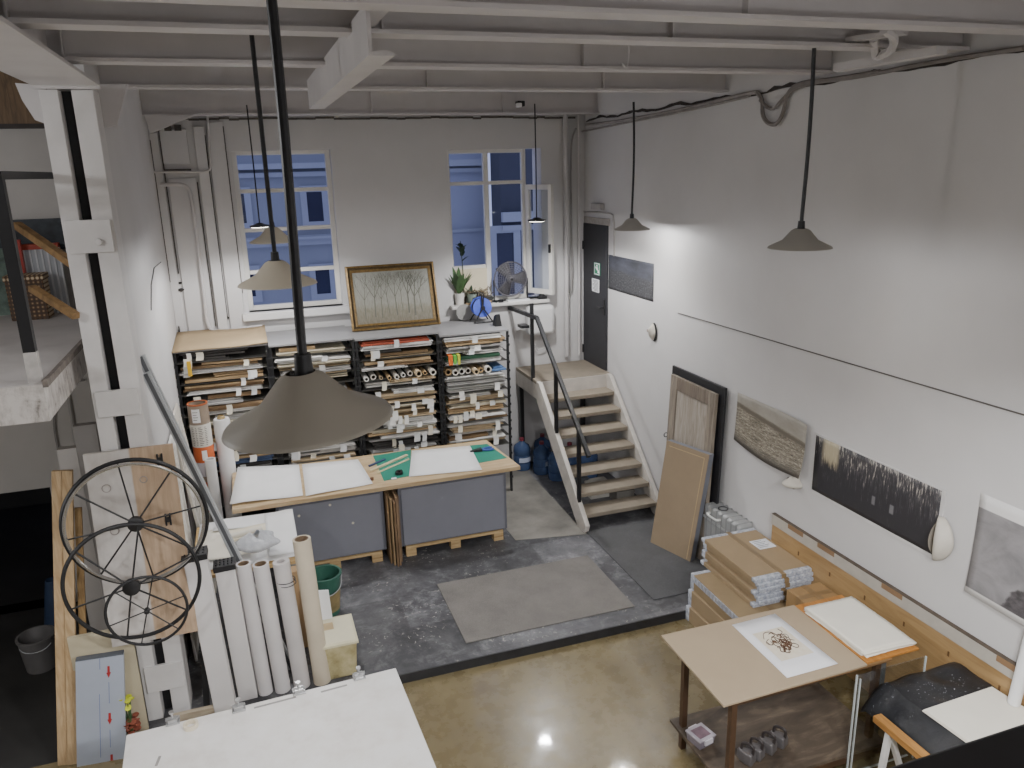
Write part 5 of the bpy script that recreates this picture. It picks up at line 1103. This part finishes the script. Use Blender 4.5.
# ---- hoops, boards, posts by the column
def hoop(c, r, name, label, sp, rim, tube_r=.013, hubr=.05, dish=0, rot=0, spokes_r=.007, second=None):
    o = thing(name, label, 'spoked hoop', c, 0, 'spoked black hoops'); m = MB(); m.torus((0, 0, 0), r, tube_r, 'y', 64, 8); m.build('rim', rim, o)
    if second: m = MB(); m.torus((.0, -.03, -.0), r*second[0], .012, 'y', 64, 6); m.build('silver_rim', second[1], o)
    for k in range(sp): a = rot + 2*PI*k/sp; m = MB(); m.tube([(0, -dish, 0), (r*math.cos(a), 0, r*math.sin(a))], spokes_r, 6); m.build('spoke', BLACK, o)
    m = MB(); m.lathe([(0, .03), (hubr*.6, .03), (hubr, .02), (hubr, -.02), (0, -.02)], 18, 0, Matrix.Translation((0, -dish, 0)) @ Matrix.Rotation(PI/2, 4, 'X')); m.build('hub', BLACK, o); return o
hoop((-.965, 5.88, 2.03), .485, 'wheel_hoop', 'large black wheel hoop with a silver inner ring, uppermost', 8, BLACK, .016, .055, .03, .12, second=(.955, pm('b5b3b0', .25, .1, 8, metal=.8)))
hoop((-1.035, 5.78, 1.61), .455, 'wheel_hoop', 'large black wheel hoop hanging lower, behind the small one', 6, BLACK, .015, .06, .08, .3)
hoop((-.955, 5.66, 1.42), .272, 'wheel_hoop', 'smallest black hoop with six thin spokes', 6, BLACK, .011, .02, .0, .25, .005)
# boards leaning on the column
o = thing('whitewashed_board', 'half-whitewashed plywood board leaning on the column behind the hoops', 'board', (-.98, 6.05, .96)); 
def bq(u, w_, n): return Vector((-.32 + .62*u, .17*w_ - n, 1.53*w_))
t = NT('whitewashed_ply'); v = t.coord('Generated'); s_ = t.sep(v); n1 = t.noise(t.coord('Generated', (6, 1, 1)), 3, 6, .6); n2 = t.noise(v, 5, 4)
WPL = t.out(t.mix(t.ramp(s_[0], [(.49, 0.), (.51, 1.)]), t.ramp(n2, [(.3, 'aaa39d'), (.7, 'cbc6c1')]), t.ramp(n1, [(.3, '9a8166'), (.7, 'bda388')])), .7)
m = MB(); m.hexa([bq(0, 0, .012), bq(1, 0, .012), bq(1, 0, -.012), bq(0, 0, -.012)], [bq(0, 1, .012), bq(1, 1, .012), bq(1, 1, -.012), bq(0, 1, -.012)]); m.build('board_sheet', WPL, o)
for u, w_ in ((.86, .93), (.86, .62)):
    m = MB(); q = lambda du, dw, n: bq(u + du, w_ + dw, n)
    for du, dw, a, b in ((-.05, 0, .02, .03), (.0, 0, .02, .03), (-.025, 0, .05, .012)): m.hexa([q(du - a/2, dw - b, .012), q(du + a/2, dw - b, .012), q(du + a/2, dw - b, .03), q(du - a/2, dw - b, .03)], [q(du - a/2, dw + b, .012), q(du + a/2, dw + b, .012), q(du + a/2, dw + b, .03), q(du - a/2, dw + b, .03)])
    m.build('hook_plate', BLACK, o)
m = MB()
for u, w_, r_ in ((.2, .82, .03), (.62, .84, .025), (.22, .6, .03)): m.torus(bq(u, w_, .014), r_, .004, 'y', 16, 4)
m.build('ring_marks', pm('8d8782', .7), o)
m = MB(); m.box((-1.62, 6.14, 0), (-1.17, 6.17, 1.05)); solo(m, 'cream_board', pm('b9ae93', .7, .08, 4), 'cream board standing behind the arrow-marked sheet', 'board')
o = thing('protective_sheet', 'grey-blue film-covered sheet with red arrows leaning at the left', 'sheet', (-1.51, 6.02, 0)); 
def sq(u, w_, n): return Vector((-.18 + .36*u + .11*w_ + .02*w_*(.5 - u), .06*w_ + (-.03*u) - n, .90*w_))
m = MB(); m.hexa([sq(0, 0, .02), sq(1, 0, .02), sq(1, 0, -.02), sq(0, 0, -.02)], [sq(0, 1, .02), sq(1, 1, .02), sq(1, 1, -.02), sq(0, 1, -.02)]); m.build('sheet_body', pm('a2a9b6', .35, .05, 3), o)
m = MB(); m.hexa([sq(0, .985, .022), sq(1, .985, .022), sq(1, .985, -.022), sq(0, .985, -.022)], [sq(0, 1.003, .022), sq(1, 1.003, .022), sq(1, 1.003, -.022), sq(0, 1.003, -.022)]); m.build('top_edge', pm('4d5158', .5), o)
m = MB()
for u, w_ in ((.68, .86), (.68, .42), (.7, .02)):
    s1 = [(u - .025, w_ + .04), (u + .025, w_ + .04), (u + .025, w_ - .02), (u + .05, w_ - .02), (u, w_ - .07), (u - .05, w_ - .02), (u - .025, w_ - .02)]
    m.prism([sq(a, max(0.002, b), .0205) for a, b in s1], (0, -.0015, 0))
m.build('red_arrow', pm('a32424', .5), o)
m = MB()
for u, w0, w1 in ((.68, .55, .75), (.68, .13, .3), (.48, .05, .65), (.5, .88, .98)): m.hexa([sq(u - .006, w0, .0205), sq(u + .006, w0, .0205), sq(u + .006, w0, .02), sq(u - .006, w0, .02)], [sq(u - .006, w1, .0205), sq(u + .006, w1, .0205), sq(u + .006, w1, .02), sq(u - .006, w1, .02)])
m.build('printed_line', pm('5a6796', .5), o)
m = MB(); m.box((-1.34, 6.3, 0), (-1.22, 6.34, .9)); solo(m, 'dark_board', pm('4a4a4e', .7, .3, 6), 'dark stained board between the arrow sheet and the column', 'board')
m = MB(); rr = random.Random(3); q_ = Vector((-1.28, 6.05, 0))
pl = thing('flower_bunch', 'bunch of yellow and orange artificial flowers by the column foot', 'flowers', q_); 
for nm, c_, h0, h1, n in (('yellow_bloom', 'c9d02c', .42, .5, 6), ('orange_bloom', '8a4a38', .1, .3, 26)):
    m = MB()
    for k in range(n): p_ = Vector((rr.uniform(-.05, .06), rr.uniform(-.05, .05), rr.uniform(h0, h1))); m.lathe([(0, -.012), (.02, -.004), (.026, .01), (.008, .006), (0, .012)], 7, 0, Matrix.Translation(p_) @ Matrix.Rotation(rr.uniform(-1, 1), 4, 'X'))
    m.build(nm, pm(c_, .6, .15, 9), pl)
m = MB()
for k in range(9): m.tube([(rr.uniform(-.03, .03), rr.uniform(-.03, .03), 0), (rr.uniform(-.05, .05), rr.uniform(-.05, .05), .45)], .004, 5)
m.build('stems', pm('3d5a34', .6), pl)
PINE = wood('bda27c', '9c7f57', .6, (11, 11, 1), 2)
for i, (xb, yb_, xt, yt, h_, lab) in enumerate(((-1.80, 6.08, -1.53, 6.40, 2.33, 'left pale timber post leaning at the left'), (-1.728, 6.06, -1.455, 6.38, 2.33, 'right pale timber post beside the hoops'), )):
    o = thing('timber_post', lab, 'timber post', (xb, yb_, 0), 0, 'pale timber posts'); m = MB(); m.bar((0, 0, 0), (xt - xb, yt - yb_, h_), .07, .05, (0, 1, 0)); m.build('post_beam', PINE, o, bevel=.003)
m = MB(); m.bar((-1.64, 6.16, 0), (-1.44, 6.42, 2.0), .05, .03, (0, 1, 0)); solo(m, 'timber_post', wood('a98a5c', '7d6038', .6, (11, 11, 1)), 'short darker timber batten behind the pale posts', 'timber post')
m = MB(); m.box((-1.42, 6.62, 0), (-1.26, 6.7, 2.6)); solo(m, 'grey_board', pm('8f8b88', .6, .08, 4), 'grey upright panel behind the left of the column', 'panel')
m = MB(); m.box((-1.58, 6.7, 0), (-1.44, 6.78, 2.4)); solo(m, 'white_upright', pm('bab6b2', .6, .06, 4), 'pale grey upright panel left of the grey one', 'panel')
m = MB(); m.bar((-.72, 6.2, DZ + .02), (-.66, 6.35, 1.0), .05, .02, (0, 1, 0)); solo(m, 'dark_batten', BLACKM, 'dark slat standing right of the column foot', 'slat')
m = MB(); m.box((-.98, 6.06, .0), (-.62, 6.1, .22)); solo(m, 'wooden_beam', wood('b4a690', '8b7c66', .6), 'low wooden beam before the column foot', 'beam')
# hall behind: white bucket, blue bag
q_ = at(60, 690, z=0); o = thing('white_bucket', 'white bucket in the dark hall left of the timber posts', 'bucket', (-2.25, 7.6, 0)); m = MB(); m.lathe([(0, 0), (.13, 0), (.16, .32), (.17, .32), (.17, .34), (.15, .34), (.12, .02), (0, .02)], 24); m.build('bucket_body', pm('5e5c5b', .5), o)  # white bucket coloured grey, the hall's shade put into its colour
m = MB(); m.tube(arc([(-.165, 0, .31), (-.1, -.15, .24), (.1, -.15, .24), (.165, 0, .31)]), .004, 5); m.build('bucket_handle', ALU, o)
m = MB(); m.grid(lambda u, v: (-2.25 + .16*math.cos(2*PI*u)*(1 - .6*v)*(1 + .1*math.sin(9*u)), 8.4 + .13*math.sin(2*PI*u)*(1 - .6*v), .0 + .5*v), 20, 6); solo(m, 'blue_bag', pm('23344f', .6, .2, 6), 'dark blue bag in the shadow behind the white bucket', 'bag')
# cable arc on the hall wall
m = MB(); y_ = 8.77; m.tube(arc([at(85, 380, y=y_), at(74, 382, y=y_), at(58, 398, y=y_), at(53, 420, y=y_), at(58, 450, y=y_), at(70, 480, y=y_)]), .012, 6); solo(m, 'wall_cable', pm('8d8986', .5), 'grey cable arching down the hall wall left of the column', 'cable')
m = MB(); m.tube([at(68, 395, y=y_), at(80, 470, y=y_)], .018, 6); solo(m, 'wall_pipe', pm('a5a19d', .5), 'thin pipe beside the cable on the hall wall', 'pipe')
# ================================================================ MEZZANINE LANDING, left
t = NT('worn_white_paint'); v = t.coord('Object', (1, 1, 1)); n1 = t.noise(v, 7, 6, .7, .6); n2 = t.noise(t.coord('Object', (1, 1, .35)), 18, 5, .7)
WORN = t.out(t.ramp(t.math('ADD', t.math('MULTIPLY', n1, .5), t.math('MULTIPLY', n2, .5)), [(.36, '5c5550'), (.46, 'b4aea8'), (.55, 'cdc8c3')]), .6)
MZ = 3.22
struct(MB().box((-6, 5.5, MZ - .25), (-1.3, 8.8, MZ - .006)), 'floor_mezzanine', [WORN])
struct(MB().box((-6, 5.5, MZ - .006), (-1.3, 8.8, MZ)), 'floor_mezzanine_top', pm('b3afac', .6, .1, 3))
m = MB(); m.bar((-1.285, 5.48, MZ - .0), (-1.285, 7.1, MZ + .0), .03, .045); struct(m, 'trim_18', pm('6f6760', .7, .4, 14))
rl = thing('mezzanine_railing', 'black square-tube railing on the left mezzanine edge', 'railing', (-1.33, 5.53, MZ)); T = Matrix.Translation(-rl.location)
def rpost(x, y): 
    m = MB(); m.box((x - .035, y - .03, MZ + .16), (x + .035, y + .03, 4.52), 0, T); m.build('post', BLACK, rl)
    m = MB(); m.box((x - .037, y - .032, MZ), (x + .037, y + .032, MZ + .2), 0, T); m.build('post_base', pm('b4b0ac', .6, .2, 12), rl)
rpost(-1.35, 5.56); rpost(-1.35, 8.5); rpost(-3.2, 5.56)
m = MB(); m.bar(T @ Vector((-1.35, 5.53, 4.5)), T @ Vector((-1.35, 8.75, 4.5)), .05, .05); m.bar(T @ Vector((-1.35, 5.56, 4.5)), T @ Vector((-5, 5.56, 4.5)), .05, .05); m.build('top_rail', BLACK, rl)
# on the mezzanine against its back wall
yw = 7.4
A = lambda px, py, y=yw: at(px, py, y=y)
m = MB(); a_, b_ = A(-40, 222, 8.74), A(76, 248, 8.74); m.box((a_.x, 8.70, b_.z), (b_.x, 8.77, a_.z)); solo(m, 'dark_painting', pm('2e343a', .6, .5, 9), 'dark long picture on the mezzanine wall', 'picture')
o = thing('ribbed_board', 'white ribbed panel with a red top edge on the mezzanine', 'panel', (A(35, 320, 8.6).x, 8.6, MZ)); T = Matrix.Translation(-o.location); a_, b_ = A(12, 247, 8.6), A(72, 318, 8.6)
m = MB(); m.box((a_.x, 8.56, MZ), (b_.x, 8.62, a_.z), 0, T); m.build('panel_sheet', pm('b9bdc2', .4, .06, 5), o)
m = MB()
for k in range(9): xx = a_.x + (b_.x - a_.x)*k/8; m.box((xx - .008, 8.545, MZ), (xx + .008, 8.56, a_.z - .02), 0, T)
m.build('ribs', pm('d9dbde', .4), o)
m = MB(); m.box((a_.x - .02, 8.54, a_.z - .03), (b_.x, 8.63, a_.z + .02), 0, T); m.build('red_edge', pm('a8402c', .5), o)
m = MB(); a_, b_ = A(-30, 250, 8.66), A(13, 300, 8.66); m.box((a_.x, 8.64, MZ), (b_.x, 8.68, a_.z)); solo(m, 'poster_board', pm('5d6f66', .6, .5, 14), 'mottled green board at the left edge of the mezzanine', 'board')
m = MB(); a_ = A(16, 240, 8.45); m.box((a_.x - .03, 8.43, MZ), (a_.x + .03, 8.48, a_.z)); solo(m, 'red_post', pm('a83a30', .5), 'red upright strip left of the ribbed panel', 'strip')
# patterned box
t = NT('cane_pattern'); v = t.coord('Object', (1, 1, 1)); ck = t.n('ShaderNodeTexChecker'); t.t.links.new(v, ck.inputs[0]); ck.inputs['Scale'].default_value = 22; vo = t.n('ShaderNodeTexVoronoi'); t.t.links.new(v, vo.inputs['Vector']); vo.inputs['Scale'].default_value = 26; vo.inputs['Randomness'].default_value = 0
CANE = t.out(t.ramp(vo.outputs['Distance'], [(.2, 'ddd0b4'), (.36, 'c3ad86'), (.46, '6a4a2c'), (.6, '3b2a1c')]), .6)
a_, b_ = A(3, 277, 8.2), A(50, 319, 8.2); o = thing('patterned_box', 'checker-patterned wicker box on the mezzanine floor', 'box', ((a_.x + b_.x)/2, 8.3, MZ)); T = Matrix.Translation(-o.location)
m = MB(); m.box((a_.x, 8.2, MZ), (b_.x, 8.42, a_.z), 0, T); m.build('box_body', CANE, o, bevel=.01); m = MB(); m.box((a_.x - .008, 8.192, a_.z - .05), (b_.x + .008, 8.428, a_.z + .004), 0, T); m.build('box_lid', CANE, o, bevel=.006)
TIM = wood('8e6f46', '5d4527', .6, (3, 3, 3), 3)
m = MB(); m.bar(A(17, 225, 6.9), A(73, 264, 6.5), .06, .05); solo(m, 'wooden_strut', TIM, 'upper slanting wooden strut behind the mezzanine railing', 'strut')
m = MB(); m.bar(A(32, 288, 6.6), A(76, 316, 6.2), .055, .045); solo(m, 'wooden_strut', TIM, 'lower slanting wooden strut above the mezzanine floor', 'strut')
m = MB(); m.box((-6, 8.72, 4.98), (-1.2, 8.79, 5.5)); struct(m, 'trim_19', wood('7a5f3e', '4d3a24', .6, (8, 1, 1), 2))
m = MB(); m.box((-6, 8.70, 4.94), (-1.2, 8.79, 4.98)); struct(m, 'trim_20', pm('3a3430', .7))
# ================================================================ railing of the gallery the photo is taken from
struct(MB().box((-3.5, -4, 2.75), (XR, .33, 3.0)), 'floor_gallery', WHITE)
rl = thing('gallery_railing', 'black handrail crossing the lower right corner of the picture', 'railing', (1.5, .35, 3.0)); T = Matrix.Translation(-rl.location)
m = MB(); m.box((-1.5, .28, 3.92), (XR - .05, .392, 4.0), 0, T); m.build('handrail', pm('16171b', .5, .1, 4), rl, bevel=.004)
for x in (-1.4, .6, 2.6, 4.5): m = MB(); m.box((x - .025, .3, 3.0), (x + .025, .35, 3.92), 0, T); m.build('post', BLACK, rl)
